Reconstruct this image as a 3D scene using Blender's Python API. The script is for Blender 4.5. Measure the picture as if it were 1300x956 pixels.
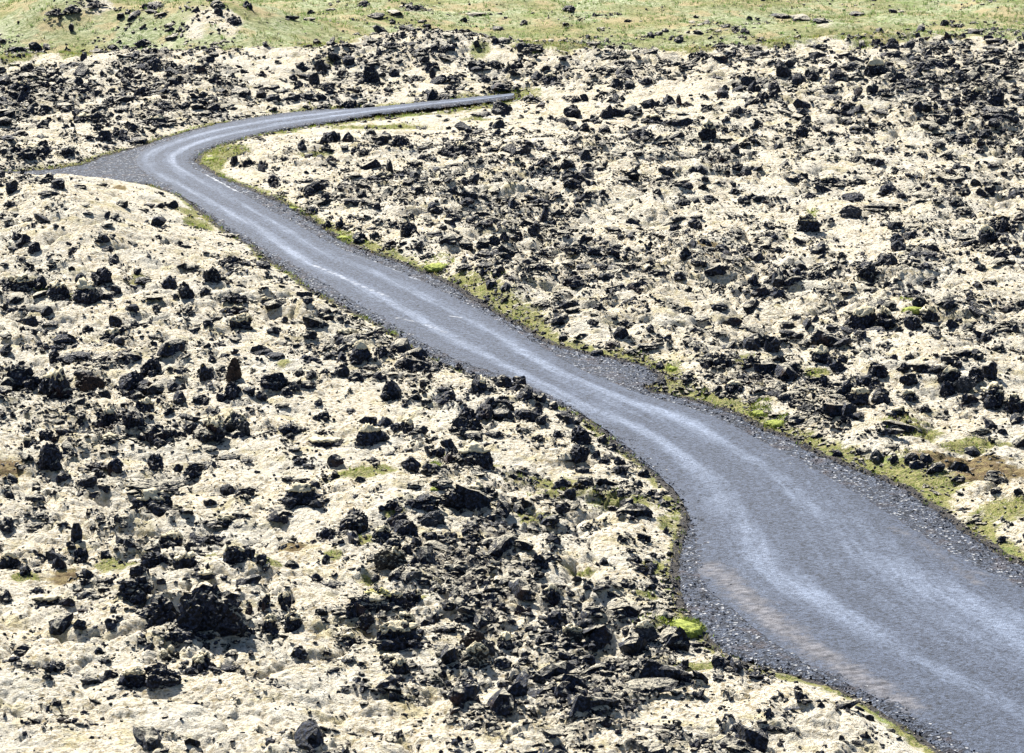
import bpy, math
import numpy as np
from math import radians as R
# ------------------------------------------------------------------ camera, light, exposure
for _o in list(bpy.data.objects): bpy.data.objects.remove(_o)
sc = bpy.context.scene
COL = sc.collection
CAM_H, F_PX, PITCH = 24.0, 4000.0, math.atan(878/4000.0)
cd = bpy.data.cameras.new('camera'); cam = bpy.data.objects.new('camera', cd); COL.objects.link(cam)
cam.location = (0, 0, CAM_H); cam.rotation_euler = (math.pi/2-PITCH, 0, 0)
cd.sensor_width = 36; cd.lens = F_PX/1300*36; cd.clip_start = 1; cd.clip_end = 20000
sc.camera = cam
SUN_EL, SUN_AZ = R(42), R(-26)          # azimuth from +Y, clockwise positive: the sun stands beyond the field, to the left
w = bpy.data.worlds.new('World'); sc.world = w; w.use_nodes = True
nt = w.node_tree; bg = nt.nodes['Background']
sky = nt.nodes.new('ShaderNodeTexSky'); sky.sky_type = 'NISHITA'; sky.sun_disc = False
sky.sun_elevation = SUN_EL; sky.sun_rotation = SUN_AZ
nt.links.new(sky.outputs[0], bg.inputs[0]); bg.inputs[1].default_value = 0.05
sl = bpy.data.lights.new('sun', 'SUN'); sl.energy = 5.0; sl.angle = R(0.5); sl.color = (1, 0.955, 0.87)
sun = bpy.data.objects.new('sun', sl); COL.objects.link(sun)
from mathutils import Vector
sd_ = Vector((math.sin(SUN_AZ)*math.cos(SUN_EL), math.cos(SUN_AZ)*math.cos(SUN_EL), math.sin(SUN_EL)))
sun.rotation_euler = sd_.to_track_quat('Z', 'Y').to_euler(); sun.location = sd_*300
vs = sc.view_settings; vs.view_transform = 'Standard'; vs.look = 'None'; vs.exposure = 1.46; vs.gamma = 1; vs.use_curve_mapping = False
sc.render.resolution_x = 1024; sc.render.resolution_y = 753

# ------------------------------------------------------------------ noise
def _h(ix, iy, iz, seed):
    n = (ix*374761393 + iy*668265263 + iz*2147483647*3 + seed*1274126177) & 0xffffffff
    n = ((n ^ (n >> 13))*1274126177) & 0xffffffff
    n = ((n ^ (n >> 16))*2246822519) & 0xffffffff
    return ((n ^ (n >> 15)) & 0xffffff).astype(np.float32)/8388607.5-1
def n2(x, y, seed=0):
    fx = np.floor(x); fy = np.floor(y); ix = fx.astype(np.int64); iy = fy.astype(np.int64)
    tx = x-fx; ty = y-fy; tx = tx*tx*tx*(tx*(tx*6-15)+10); ty = ty*ty*ty*(ty*(ty*6-15)+10)
    a = _h(ix, iy, 0, seed); b = _h(ix+1, iy, 0, seed); c = _h(ix, iy+1, 0, seed); d = _h(ix+1, iy+1, 0, seed)
    return (a+(b-a)*tx)*(1-ty)+(c+(d-c)*tx)*ty
def n3(p, seed=0):
    f = np.floor(p); i = f.astype(np.int64); t = p-f; t = t*t*(3-2*t)
    r = 0
    for dx in (0, 1):
        for dy in (0, 1):
            for dz in (0, 1):
                wt = (t[:, 0] if dx else 1-t[:, 0])*(t[:, 1] if dy else 1-t[:, 1])*(t[:, 2] if dz else 1-t[:, 2])
                r = r+wt*_h(i[:, 0]+dx, i[:, 1]+dy, i[:, 2]+dz, seed)
    return r
def fbm2(x, y, o=3, seed=0):
    r = 0; a = 1; s = 0
    for k in range(o):
        c, n = math.cos(k*1.1+.5), math.sin(k*1.1+.5)
        r = r+a*n2((x*c-y*n)*2**k, (x*n+y*c)*2**k, seed+k*17); s += a; a *= .5
    return r/s
def sstep(a, b, x):
    t = np.clip((x-a)/(b-a), 0, 1); return t*t*(3-2*t)

# ------------------------------------------------------------------ where things stand (read off the photograph, laid out on the ground in metres)
cp, sp = math.cos(PITCH), math.sin(PITCH)
def ray(px, py):
    px = np.asarray(px, float); py = np.asarray(py, float)
    u = (px-650)/F_PX; v = -(py-478)/F_PX
    return u, cp+v*sp, -sp+v*cp             # direction x, y, z
def flat(px, py):
    dx, dy, dz = ray(px, py); t = CAM_H/-dz
    return np.stack([dx*t, dy*t], -1)
def proj(x, y, z=0.0):
    zz = z-CAM_H; d = y*cp-zz*sp; v = y*sp+zz*cp
    return 650+F_PX*x/d, 478-F_PX*v/d
DENS = """13223221221211112122
66776666665555666567
76666444455555555566
54100555555655443333
41120555555544454444
42114214455544444444
43445555444554454443
44345455630367654344
44554333455323567444
33333322343565305443
33333322466556221144
33344224785342211113
22332224687654211111
22333223345775421111
44444445566776532222""".split('\n')
DG = np.array([[int(c) for c in r] for r in DENS], float)/9
def density(x, y):
    px, py = proj(x, y, 0.2)
    gx = np.clip(px/65-.5, 0, 18.999); gy = np.clip(py/62-.5, 0, 13.999)
    i = gx.astype(int); j = gy.astype(int); fx = gx-i; fy = gy-j
    return (DG[j, i]*(1-fx)+DG[j, i+1]*fx)*(1-fy)+(DG[j+1, i]*(1-fx)+DG[j+1, i+1]*fx)*fy
OUT_L = [(655,121),(648,121),(600,127),(545,133),(500,138),(460,141),(425,142),(390,143),(350,147),(310,152),(270,159),(235,168),(200,178),(170,188),(135,197),(100,210),(60,215.5),(0,219),(-120,221),
 (-120,225),(0,223.5),(60,224),(110,227.5),(150,231),(190,235),(215,243),(235,252),(255,268),(275,285),(290,297),(320,312),(345,333),(375,350),(385,362),(410,376),(440,392),(465,404),(490,418),(515,434),(540,452),(565,463),(590,472),
 (620,481),(650,488),(675,500),(700,512),(725,522),(750,534),(770,551),(790,571),(812,586),(830,601),(848,618),(862,636),(872,655),(866,680),(859,705),(857,728),(860,751),(866,771),(884,791),(900,811),(914,826),(937,838),(970,848),(1020,860),(1058,872),(1098,892),(1140,918),(1195,955),(1290,1020),(1370,1075)]
OUT_R = [(655,127),(640,130),(600,136),(560,141),(520,145),(480,149),(440,155),(400,160),(360,166),(335,170),(315,175),(290,181),(270,188),(255,196),(250,205),(260,213),(280,224),(300,233),(325,243),(350,254),(373,265),(400,283),(427,300),(450,312),(480,323),(512,334),(542,347),(575,361),(600,378),(632,398),(652,408),(665,415),(680,426),(704,438),(737,446),(762,452),(790,457),(820,465),(838,475),(838,484),(822,490),(830,497),(850,501),(875,506),(900,514),(925,521),(945,530),(975,546),(1000,554),(1022,566),(1045,578),(1080,591),(1100,600),(1130,609),(1155,621),(1170,634),(1195,649),(1225,672),(1257,692),(1275,706),(1300,716),(1340,735),(1400,765),(1500,820),(1640,890),(1800,980)]
def dens_line(p, step=.5):
    p = np.array(p); out = [p[0]]
    for a, b in zip(p[:-1], p[1:]):
        n = max(1, int(np.hypot(*(b-a))/step)); out += [a+(b-a)*k/n for k in range(1, n+1)]
    return np.array(out)
OUTER = np.concatenate([flat(*np.array(OUT_L).T), flat(*np.array(OUT_R).T)[::-1]])
def sdist(x, y):
    """signed distance to the edge of the gravel, negative on the road"""
    shp = x.shape; x = x.ravel(); y = y.ravel()
    res = np.full(x.shape, 50.0); inside = np.zeros(x.shape, bool)
    near = np.where((y > 55) & (y < 195) & (x > -40) & (x < 45))[0]
    X = x[near]; Y = y[near]; d2 = np.full(X.shape, 2500.0); ins = np.zeros(X.shape, bool)
    P = OUTER; Q = np.roll(P, -1, 0)
    for (ax, ay), (bx, by) in zip(P, Q):
        ex, ey = bx-ax, by-ay; L = ex*ex+ey*ey
        t = np.clip(((X-ax)*ex+(Y-ay)*ey)/max(L, 1e-9), 0, 1)
        d2 = np.minimum(d2, (X-ax-t*ex)**2+(Y-ay-t*ey)**2)
        if ay != by:
            c = (ay > Y) != (by > Y); ins ^= c & (X < (bx-ax)*(Y-ay)/(by-ay)+ax)
    d = np.sqrt(d2); res[near] = np.where(ins, -d, d)
    return res.reshape(shp)
def _cl(x, y):
    wx = x+.45*fbm2(x*.8, y*.8, 2, 431); wy = y+.45*fbm2(x*.8+9, y*.8, 2, 433)
    return .85*fbm2(wx/.95, wy/1.25, 3, 401)+.30*n2(x/5, y/8, 409)+.34*(1-2*np.abs(fbm2(wx/.6, wy/.8, 2, 403)))-.15
_q = np.random.default_rng(3).uniform(-900, 900, (40000, 2)); _QT = np.quantile(_cl(_q[:, 0], _q[:, 1]), np.linspace(0, 1, 101))
def clus(x, y):
    """how far inside a rock cluster a spot lies, evenly spread over 0..1"""
    return np.interp(_cl(x, y), _QT, np.linspace(0, 1, 101))
def gauss(x, y, px, py, rx, ry, rot=0):
    c = flat(px, py); dx = x-c[0]; dy = y-c[1]
    a, b = math.cos(rot), math.sin(rot); u = (dx*a+dy*b)/rx; v = (-dx*b+dy*a)/ry
    return np.exp(-(u*u+v*v))
def crest(x):      # the far edge of the lava field, as a distance
    px = 650+F_PX*x/205.0
    py = np.interp(px, [-300,0,150,300,420,480,600,760,900,990,1080,1180,1300,1700], [70,68,66,66,66,58,56,60,52,50,42,31,38,38])
    return (CAM_H-np.interp(px, [420, 560, 900], [.9, 1.35, 1.75]))/((np.abs(-sp-(py-478)/F_PX*cp))/(cp-(py-478)/F_PX*sp))
def macro(x, y, sd):
    cr = crest(x)+1.5*fbm2(x*.15, x*0+3, 2, 5)
    fe = gauss(x, y, 520, 150, 11, 13); s = sstep(0.5, 9, sd)*(1-.95*fe)
    h = 0.7*fbm2(x/14, y/18, 3, 1)*s
    h = h+(1.5*gauss(x, y, 180, 300, 5.5, 9)+1.0*gauss(x, y, 60, 290, 5, 6)+.5*gauss(x, y, 860, 660, 3, 6)*0
      +0.9*gauss(x, y, 530, 650, 3.0, 5)+.5*gauss(x, y, 240, 770, 3, 4)+.5*gauss(x, y, 1090, 470, 4, 5)+.7*gauss(x, y, 1230, 480, 3, 5)
      +1.3*gauss(x, y, 1130, 130, 15, 18)+.8*gauss(x, y, 200, 110, 9, 12)+1.0*gauss(x, y, 560, 80, 10, 10))*s
    h = h+.22*sstep(0, 1.6, sd)*(1-fe)+.25*gauss(x, y, 690, 515, 2.5, 8, -.35)*sstep(0, 1.5, sd)
    d = y-cr
    h = h+.5*np.exp(-(d/5)**2)*sstep(20, 30, sd)
    m = -1.6*sstep(-1, 14, d)+.012*np.clip(d-14, 0, None)
    m = m+sstep(0, 8, d)*(4.2*gauss(x, y, 100, 36, 6.5, 12)+3.2*gauss(x, y, 300, 50, 6, 11)+.9*gauss(x, y, 200, 50, 6, 8)+1.3*fbm2(x/17, y/22, 3, 9)+.8*gauss(x, y, 1030, 30, 8, 6))
    return h+m, d
def terrain(x, y):
    x = np.asarray(x, float); y = np.asarray(y, float)
    sd = sdist(x, y); h, d = macro(x, y, sd)
    field = 1-sstep(-2, 5, d)*.75
    s = sstep(-.1, 2.2, sd)*field*(1-.75*gauss(x, y, 520, 150, 11, 13))
    wx = x+.5*fbm2(x*.9, y*.9, 2, 31); wy = y+.5*fbm2(x*.9+7, y*.9, 2, 37)
    a = np.abs(fbm2(wx/2.6, wy/3.0, 2, 41)); b = np.abs(n2(wx/1.0, wy/1.1, 43)); c = np.abs(n2(wx/.42+3, wy/.42, 47))
    rough = .35+.65*sstep(-.2, .5, fbm2(x/7, y/9, 2, 77))
    rough = rough*(1-.85*np.clip(gauss(x, y, 170, 300, 5, 8)+gauss(x, y, 300, 370, 4, 5)*.3, 0, 1))
    bump = (.46*(np.sqrt(a+.01)-.4)*1.2+.24*(np.sqrt(b+.05)-.5)+.08*(np.sqrt(c+.06)-.5))*(.45+.8*rough)
    dn = density(x, y); rg = (1-np.abs(n2(wx/.8, wy/.9, 71)))**2
    q_ = dn*.72+np.clip(dn-.6, 0, 1)*.7; ic = sstep(1.02-q_, 1.2-q_, clus(x, y))
    bump = bump+(.10*rg+.05)*ic
    bump = bump+(.07*np.sqrt(np.abs(n2(wx*2.3, wy*3.1, 53))+.04)+.035*n2(wx*6.3, wy*7.7, 57))*(.5+.5*rough)+.02*n2(x*13.3, y*13.3, 59)-.10*sstep(.45, .8, n2(x*1.3+11, y*1.6, 63))*rough
    h = h+bump*s+.05*sstep(-.3, .3, sd)*n2(x*3, y*3, 61)*(1-s)
    far = sstep(300, 420, np.hypot(x, y)); h = h*(1-far)+far*(6*fbm2(x/300, y/300, 3, 91))
    h = np.where(sd < 0, np.minimum(h, -.10*sstep(0, .25, -sd)), h)
    return h, sd, d
def ground_hit(px, py):
    """where the line of sight through a photo point meets the built terrain"""
    px = np.atleast_1d(np.asarray(px, float)); py = np.atleast_1d(np.asarray(py, float))
    dx, dy, dz = ray(px, py); t0 = (CAM_H-3.5)/-dz; t1 = (CAM_H+5)/-dz
    K = 150; T = t0[:, None]+(t1-t0)[:, None]*np.linspace(0, 1, K)[None]
    X = dx[:, None]*T; Y = dy[:, None]*T; Z = CAM_H+dz[:, None]*T
    H = terrain(X.ravel(), Y.ravel())[0].reshape(X.shape)
    below = Z <= H; below[:, -1] = True; k = below.argmax(1); r = np.arange(len(px))
    return X[r, k], Y[r, k], H[r, k]

# ------------------------------------------------------------------ helpers
def mk(name, V, Fc, mat, parent=None, smooth=False, uv=None, attrs=None):
    """one mesh object out of arrays; Fc is an (n,3) or (n,4) index array"""
    V = np.asarray(V, np.float32); Fc = np.asarray(Fc, np.int32)
    me = bpy.data.meshes.new(name); k = Fc.shape[1]
    me.vertices.add(len(V)); me.vertices.foreach_set('co', V.ravel())
    me.loops.add(Fc.size); me.loops.foreach_set('vertex_index', Fc.ravel())
    me.polygons.add(len(Fc)); me.polygons.foreach_set('loop_start', np.arange(0, Fc.size, k, dtype=np.int32))
    try: me.polygons.foreach_set('loop_total', np.full(len(Fc), k, np.int32))
    except Exception: pass
    me.polygons.foreach_set('use_smooth', np.full(len(Fc), smooth, bool))
    me.update(calc_edges=True)
    if uv is not None:
        l = me.uv_layers.new(name='UVMap'); l.data.foreach_set('uv', np.asarray(uv, np.float32)[Fc.ravel()].ravel())
    for n, a in (attrs or {}).items():
        a = np.asarray(a, np.float32)
        if a.ndim == 1:
            at = me.attributes.new(n, 'FLOAT', 'POINT'); at.data.foreach_set('value', a)
        else:
            at = me.attributes.new(n, 'FLOAT_COLOR', 'POINT'); at.data.foreach_set('color', np.concatenate([a, np.ones((len(a), 1), np.float32)], 1).ravel())
    me.materials.append(mat)
    o = bpy.data.objects.new(name, me); COL.objects.link(o)
    if parent: o.parent = parent
    return o
def grid_faces(nr, nc):
    i = np.arange(nr*nc).reshape(nr, nc)
    return np.stack([i[:-1, :-1], i[:-1, 1:], i[1:, 1:], i[1:, :-1]], -1).reshape(-1, 4)
class NT:
    """a small wrapper that keeps node code short"""
    def __init__(s, name, rough=.9, spec=.3):
        s.m = bpy.data.materials.new(name); s.m.use_nodes = True; s.t = s.m.node_tree; s.b = s.t.nodes['Principled BSDF']
        s.b.inputs['Roughness'].default_value = rough; s.b.inputs['Specular IOR Level'].default_value = spec
    def n(s, typ, **kw):
        o = s.t.nodes.new(typ)
        for k, v in kw.items():
            if k in o.inputs.keys(): o.inputs[k].default_value = v
            else: setattr(o, k, v)
        return o
    def l(s, a, b): s.t.links.new(a, b)
    def pos(s): return s.n('ShaderNodeNewGeometry').outputs['Position']
    def noise(s, vec, scale, detail=4, rough=.55, dist=0):
        o = s.n('ShaderNodeTexNoise', Scale=scale, Detail=detail, Roughness=rough, Distortion=dist); s.l(vec, o.inputs['Vector']); return o.outputs['Fac']
    def ramp(s, fac, a, b, lo=0, hi=1):
        o = s.n('ShaderNodeMapRange'); o.interpolation_type = 'SMOOTHSTEP'
        o.inputs[1].default_value = a; o.inputs[2].default_value = b; o.inputs[3].default_value = lo; o.inputs[4].default_value = hi
        s.l(fac, o.inputs[0]); return o.outputs[0]
    def math(s, op, a, b=None):
        o = s.n('ShaderNodeMath', operation=op)
        for k, v in enumerate((a, b)):
            if v is None: continue
            if isinstance(v, (int, float)): o.inputs[k].default_value = v
            else: s.l(v, o.inputs[k])
        return o.outputs[0]
    def mix(s, f, a, b):
        o = s.n('ShaderNodeMix', data_type='RGBA')
        for k, v in ((0, f), (6, a), (7, b)):
            if isinstance(v, tuple): o.inputs[k].default_value = (*v, 1)
            elif isinstance(v, (int, float)): o.inputs[k].default_value = v
            else: s.l(v, o.inputs[k])
        return o.outputs[2]
    def attr(s, name): return s.n('ShaderNodeAttribute', attribute_name=name)
    def col(s, c): s.l(c, s.b.inputs['Base Color'])
    def bump(s, h, dist, strength=1, prev=None):
        o = s.n('ShaderNodeBump', Strength=strength, Distance=dist); s.l(h, o.inputs['Height'])
        if prev: s.l(prev, o.inputs['Normal'])
        return o.outputs[0]
    def nrm(s, n): s.l(n, s.b.inputs['Normal'])
ROCKS = {
(0,0): """30,235,135,275,b=the rock on the far left meadow edge|black rock where the far meadow meets the lava, far left
350,130,375,172,s;695,210,748,245,p;750,12,830,50,b=the block on the left hillock|dark block high on the green hillock, far left background
1070,8,1140,42,b;1235,5,1280,40,b;240,40,330,85,o;330,20,420,70,o;430,10,530,45,o;1140,75,1240,130,o
755,290,825,350,b=the upright far block|upright black block in the far lava, behind the road bend
590,320,700,395,o;830,300,905,355,o;0,380,60,435,b;60,395,190,475,o;380,335,480,385,o;680,400,770,490,o;960,385,1025,430,o
1170,440,1270,485,l;900,515,980,565,o;590,540,660,572,l
720,575,880,640,o=the wide outcrop above the bend|wide jagged black outcrop just beyond the road bend
500,670,565,725,b;460,620,530,670,o;360,560,500,620,o
80,730,250,795,o=the low outcrop above the side track|low ragged outcrop beyond the gravel side track at left
1040,510,1100,548,o;35,510,110,550,o;280,380,330,430,b;650,690,740,725,l;1155,750,1230,840,o;1230,745,1300,850,o
310,738,385,765,l;640,590,710,670,o;505,480,605,540,o;1010,552,1075,590,l;410,265,440,310,s;200,390,260,450,o;130,495,180,540,o;180,540,260,590,o;290,520,370,560,l;780,500,890,560,o;1060,270,1110,300,b;1160,370,1200,405,b;190,730,240,790,b;0,590,80,640,o;0,685,90,715,l;560,650,620,700,o""",
(1,0): """500,0,590,42,o=the dark heap at the top edge|dark lava heap in the green meadow at the top edge
770,10,865,60,o;565,60,650,95,l;660,50,745,82,l;250,88,300,110,l;1220,190,1288,225,l;1200,128,1260,152,l;950,168,1005,190,l
550,335,625,420,s=the dark spire beyond the road|tall dark lava spire standing alone beyond the far road
1070,305,1165,358,b=the square block beyond the road end|square black block beyond the far end of the road
1175,300,1260,340,o;1195,410,1300,465,l
1190,515,1298,580,b=the round boulder at the road's end|rounded black boulder hiding the far end of the road
205,308,250,350,b;170,365,215,415,b;415,355,465,390,b;270,365,320,430,s;780,240,900,290,o;740,370,880,420,o;430,475,525,555,o;290,525,385,565,o;535,525,610,560,b
330,670,425,730,b=the boulder in front of the thin road|black boulder on near side of the thin far road
930,700,1105,790,o=the black hump below the road end|broad black hump in front of the far road end
680,680,785,755,o;520,740,600,790,o;0,455,50,495,b;885,475,985,515,o;600,690,670,740,b;210,705,260,760,b;675,340,730,390,b;435,280,500,320,b;100,452,165,478,l;1090,570,1190,598,l
0,770,60,850,o;545,215,600,235,l;640,215,735,245,o;960,370,1050,420,o;1130,385,1190,420,b;880,340,910,400,s;980,400,1030,440,b;240,470,290,515,b;60,480,125,520,b;850,780,890,800,l;1150,690,1200,750,o;760,810,850,850,o;1060,65,1180,80,l;930,240,980,275,o;0,350,60,395,o""",
(2,0): """250,25,322,65,b=the slanted meadow rock|slanted black rock alone high in the green meadow
35,100,78,130,b;1160,142,1205,172,b=the lone dark meadow boulder|small round dark boulder alone on green meadow, right of centre
820,175,875,215,b;180,178,215,215,l;430,135,472,160,l;30,230,150,270,o;510,255,600,300,o;430,330,530,375,o;570,340,610,385,b
90,352,150,415,b;145,370,250,440,o=the black cluster beyond the road end|tight black rock cluster just past the road's far end
650,395,720,440,o;500,400,560,450,b;570,415,620,450,b
835,440,862,540,s=the thin standing slab|thin standing lava slab like a post, upper middle field
1040,430,1100,498,b;1110,508,1170,588,b
940,515,1050,580,o=the notched rock|notched black rock with a V-shaped gap, upper field
565,540,658,585,b;445,538,510,605,p=the dark fin rock|dark fin-shaped rock in the upper middle field
260,535,345,595,b;290,460,360,530,o
660,575,795,635,o;335,622,390,665,b;610,655,730,715,o
950,625,1030,720,s=the ragged pinnacle|ragged black pinnacle on the pale slope, upper field
830,665,880,710,b;1200,410,1260,475,b;1250,440,1300,505,b;1165,385,1215,440,s;1065,592,1105,630,b;485,750,580,800,l;1030,785,1100,830,b;250,820,320,866,b;390,560,440,625,b;920,250,1010,300,o;1200,255,1300,290,l;50,470,145,515,o;110,805,190,850,o;1045,695,1115,730,l;370,740,410,760,l;615,780,670,805,l;720,550,780,575,l;440,640,500,680,b""",
(3,0): """0,62,110,95,l;110,70,220,110,l;220,85,300,125,l=the stone ridge in the meadow|long low stony ridge curving through the upper right meadow
415,50,500,85,l;655,48,700,70,l
510,180,590,240,o;590,180,680,245,o=the humped outcrop|humped black outcrop at the far right meadow edge
800,200,930,245,o;935,205,1000,240,b;1100,190,1195,220,l;1270,165,1300,240,b;1060,232,1200,262,l
495,290,625,385,b=the flat-topped boulder|flat-topped dark boulder, largest on the far right slope
415,355,490,400,bg=the pale grey far boulder|smooth pale grey boulder among black rocks, far right
310,350,405,420,b;120,372,195,432,b;185,330,255,400,b;0,365,60,470,b;45,330,105,400,s;0,455,48,508,b=the wedge|black wedge-shaped rock on bright moss, upper right field
590,365,650,410,b;630,400,790,455,o;730,310,840,360,o;780,370,880,415,o;950,345,1000,400,b;1000,355,1070,410,b;1100,290,1172,328,b
1180,295,1300,370,o;1100,440,1200,540,b=the big dark mass|big dark lava mass near the right edge, background
980,440,1100,510,o;1100,545,1210,595,l=the overhanging slab|flat overhanging slab above pale hollow, upper right
915,535,1010,600,o;530,440,650,490,o;690,470,770,508,l;740,515,782,570,s;830,480,880,512,b;285,425,345,465,b;265,475,375,505,l
145,645,205,695,p=the small black peak|small black peaked rock alone on pale slope, upper right
915,680,1015,730,b;1075,660,1140,700,bg;1120,612,1180,645,b;1225,595,1275,630,b;770,625,860,668,l;800,660,905,695,l;410,630,480,670,l;150,525,200,590,b;290,705,340,735,b;370,580,430,625,l;755,765,805,795,b;390,780,520,825,o;130,745,240,780,o;195,220,320,258,o;550,560,620,590,l;55,815,110,850,b;1175,725,1225,755,b;750,130,800,165,b;930,115,1010,145,o;1200,540,1260,580,b;1160,360,1240,400,b;1060,400,1150,450,o;590,745,640,775,b;690,730,750,760,l;935,835,980,866,b""",
(0,1): """0,530,165,610,b=the long boulder at the left edge|long rounded black boulder at the left edge below pale dome
165,530,240,595,b;470,495,580,580,b=the block under the pale dome|square black block at the foot of the pale moss dome
245,565,370,655,b;370,560,515,675,b=the lumpy double boulder|lumpy black boulder with pale speckled top below moss dome
385,530,435,590,s;145,362,205,415,b;265,55,330,100,b;35,50,85,110,s;200,100,298,130,l;590,150,645,188,b;830,148,900,185,b
515,268,578,295,l=the lone flat stone on the dome|lone flat black stone in the middle of pale moss dome
490,315,552,360,b;360,388,402,420,b;240,455,288,495,b;60,300,112,350,b;0,205,30,240,b
1110,415,1260,490,o;1020,500,1120,575,b=the dark block by the road bank|dark block at the end of the ridge beside the road
820,520,900,600,b;690,540,770,575,l;910,570,985,640,p;915,480,1020,515,l;1165,725,1285,810,b;770,690,815,730,b=the small perched stone|small black stone alone on pale yellowish moss hollow
1100,680,1260,735,o;560,730,620,800,s;500,780,680,868,o=the rubble heap left of centre|stepped heap of black lava, left of the road middle
660,760,710,805,b;420,780,475,820,b;210,690,270,735,b;20,685,110,725,o;155,765,230,790,l;905,700,995,745,o;1095,318,1215,345,o;0,455,45,485,l;0,835,60,866,l;15,255,65,280,l;640,685,710,725,b;1120,620,1260,680,o;1015,580,1070,630,b;560,580,620,630,b;1030,755,1080,790,b;730,170,790,190,l;410,160,460,180,l;420,208,470,230,l;380,70,440,95,b;480,60,560,88,o;740,840,830,866,o;230,770,300,800,l;90,430,130,455,l;45,385,100,410,l;55,220,100,240,l;15,150,90,185,o""",
(1,1): """590,0,720,60,o;550,25,600,55,b;320,100,380,160,b=the block above the verge bend|black block on the bank right of the road bend
400,110,455,145,l;515,100,565,140,b;780,70,850,120,b
730,260,825,345,b=the black boulder right of the road|large black boulder above the verge, right of upper road
865,165,930,215,b;965,215,1030,255,b;1065,240,1110,268,bg;1100,218,1127,245,b;1230,260,1300,355,o;930,325,1015,370,b;1045,330,1105,400,b;1120,345,1190,405,b;590,245,650,275,b;860,300,950,335,l;780,355,870,410,o;1205,480,1265,530,b;1020,465,1110,500,l;1170,545,1230,600,b
370,815,520,866,b=the boulder left of the road patches|broad black boulder left of the pale patches on road
0,450,75,500,l;240,750,325,800,b;230,660,285,695,b;255,180,330,225,o;330,230,400,300,o;400,240,470,305,o;490,305,560,360,b;760,205,805,240,b;600,165,630,195,p;60,5,110,60,b;1020,130,1130,180,o;310,705,350,735,b;1210,370,1290,415,b;570,300,650,360,o;840,410,940,450,o;640,340,740,395,o;0,640,140,700,o;60,790,120,830,b;1110,460,1200,490,l;440,10,540,40,l;250,90,300,130,b;130,735,165,775,b;240,830,310,866,b;590,800,650,835,b""",
(2,1): """265,55,350,105,b;345,95,450,140,o=the shallow ridge in mid field|shallow black ridge running across the middle field
75,270,145,340,b=the tall lump right of centre|tall black lump right of the road, mid field
0,285,75,360,o;80,140,200,185,o;300,195,370,235,b;280,280,365,305,l;245,370,380,430,o=the spiky outcrop in mid field|spiky dark outcrop alone in the pale middle field
385,385,450,425,br;430,520,505,555,b;260,555,380,605,b;255,650,335,685,b;110,655,190,690,l;560,460,650,505,o;695,500,790,535,o;820,520,880,560,b
850,390,915,440,b;895,245,960,290,b=the stone beside the pale mound|black stone at the foot of a pale round moss mound
795,260,870,310,o;810,215,890,250,l;810,135,930,180,o;940,110,1065,160,o;960,38,1000,72,b;870,80,920,110,b;630,85,690,110,b;710,88,755,118,b;1110,90,1160,125,b;1145,125,1210,165,b;1280,155,1300,215,b;580,235,655,270,b;1120,375,1240,425,o;1200,415,1280,465,b
1195,530,1245,585,s=the small upright stone by the hollow|small upright black stone above a dark hollow, right field
1205,590,1300,640,b;1010,675,1100,710,b;495,745,640,800,o=the star-shaped outcrop|low star-shaped outcrop above the gravel lay-by
510,805,590,866,b;410,675,470,715,b;220,730,300,760,l;90,460,210,510,o;130,420,225,460,o;575,390,605,420,b;1185,695,1235,730,b;1010,805,1090,835,l;675,785,720,825,b;380,755,440,790,b;235,820,280,866,b;905,465,965,500,b;1045,470,1125,515,o;520,30,600,60,l;620,275,680,310,o;470,290,560,330,l;960,555,1030,590,o;250,460,320,495,l;860,690,920,730,b""",
(3,1): """225,20,395,80,o=the low dome of rubble|low dome-shaped heap of black lava, right background
405,25,495,75,b;560,65,645,125,b;370,110,500,155,b;355,170,475,235,bg=the rounded dark grey boulder|rounded dark grey boulder on open moss, right field
130,215,265,300,b=the black crag by the green tuft|black crag beside a bright green tuft, right field
210,365,295,420,b;80,435,145,505,b;145,475,200,515,b;440,465,550,545,b=the jagged knob|jagged black knob alone on pale moss, right middle field
180,500,305,560,o;385,705,545,808,p=the broad black pyramid|broad smooth black pyramid, leftmost of the three right boulders
550,720,655,805,b=the middle boulder of the three|speckled middle boulder of the three in a row, right
570,668,650,720,b;685,735,770,800,b;760,700,860,780,b;735,645,800,700,p
1060,270,1165,370,b=the big cube by the right edge|big cube-like black boulder near the right edge
1125,220,1250,320,o;955,335,1060,365,l;920,125,990,180,b;920,185,1065,230,o;720,465,865,510,o;770,540,870,580,b;480,585,570,620,l;640,615,755,650,o;980,768,1050,820,b;880,680,960,720,b
345,655,405,688,b=the oval stone|small oval black stone on moss above the black pyramid
0,595,55,640,br;1150,415,1215,465,p;1110,395,1160,430,b;610,240,690,300,b;690,260,780,300,l;615,350,700,410,b;1235,380,1300,420,b;1140,755,1290,800,l;1160,680,1300,725,o;560,430,620,460,b;60,765,140,800,b;120,725,170,755,b;730,400,855,440,l;880,30,1000,65,l;150,5,205,45,b;730,5,780,40,b;430,810,500,860,b;120,840,190,868,b;1080,820,1130,868,bg;365,600,440,630,l;585,565,630,600,b;1045,480,1110,515,b;170,110,250,150,o;650,110,700,145,b;720,105,830,140,l;480,170,680,205,l;835,150,885,180,b;1060,40,1190,75,o;1090,545,1160,575,l""",
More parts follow.
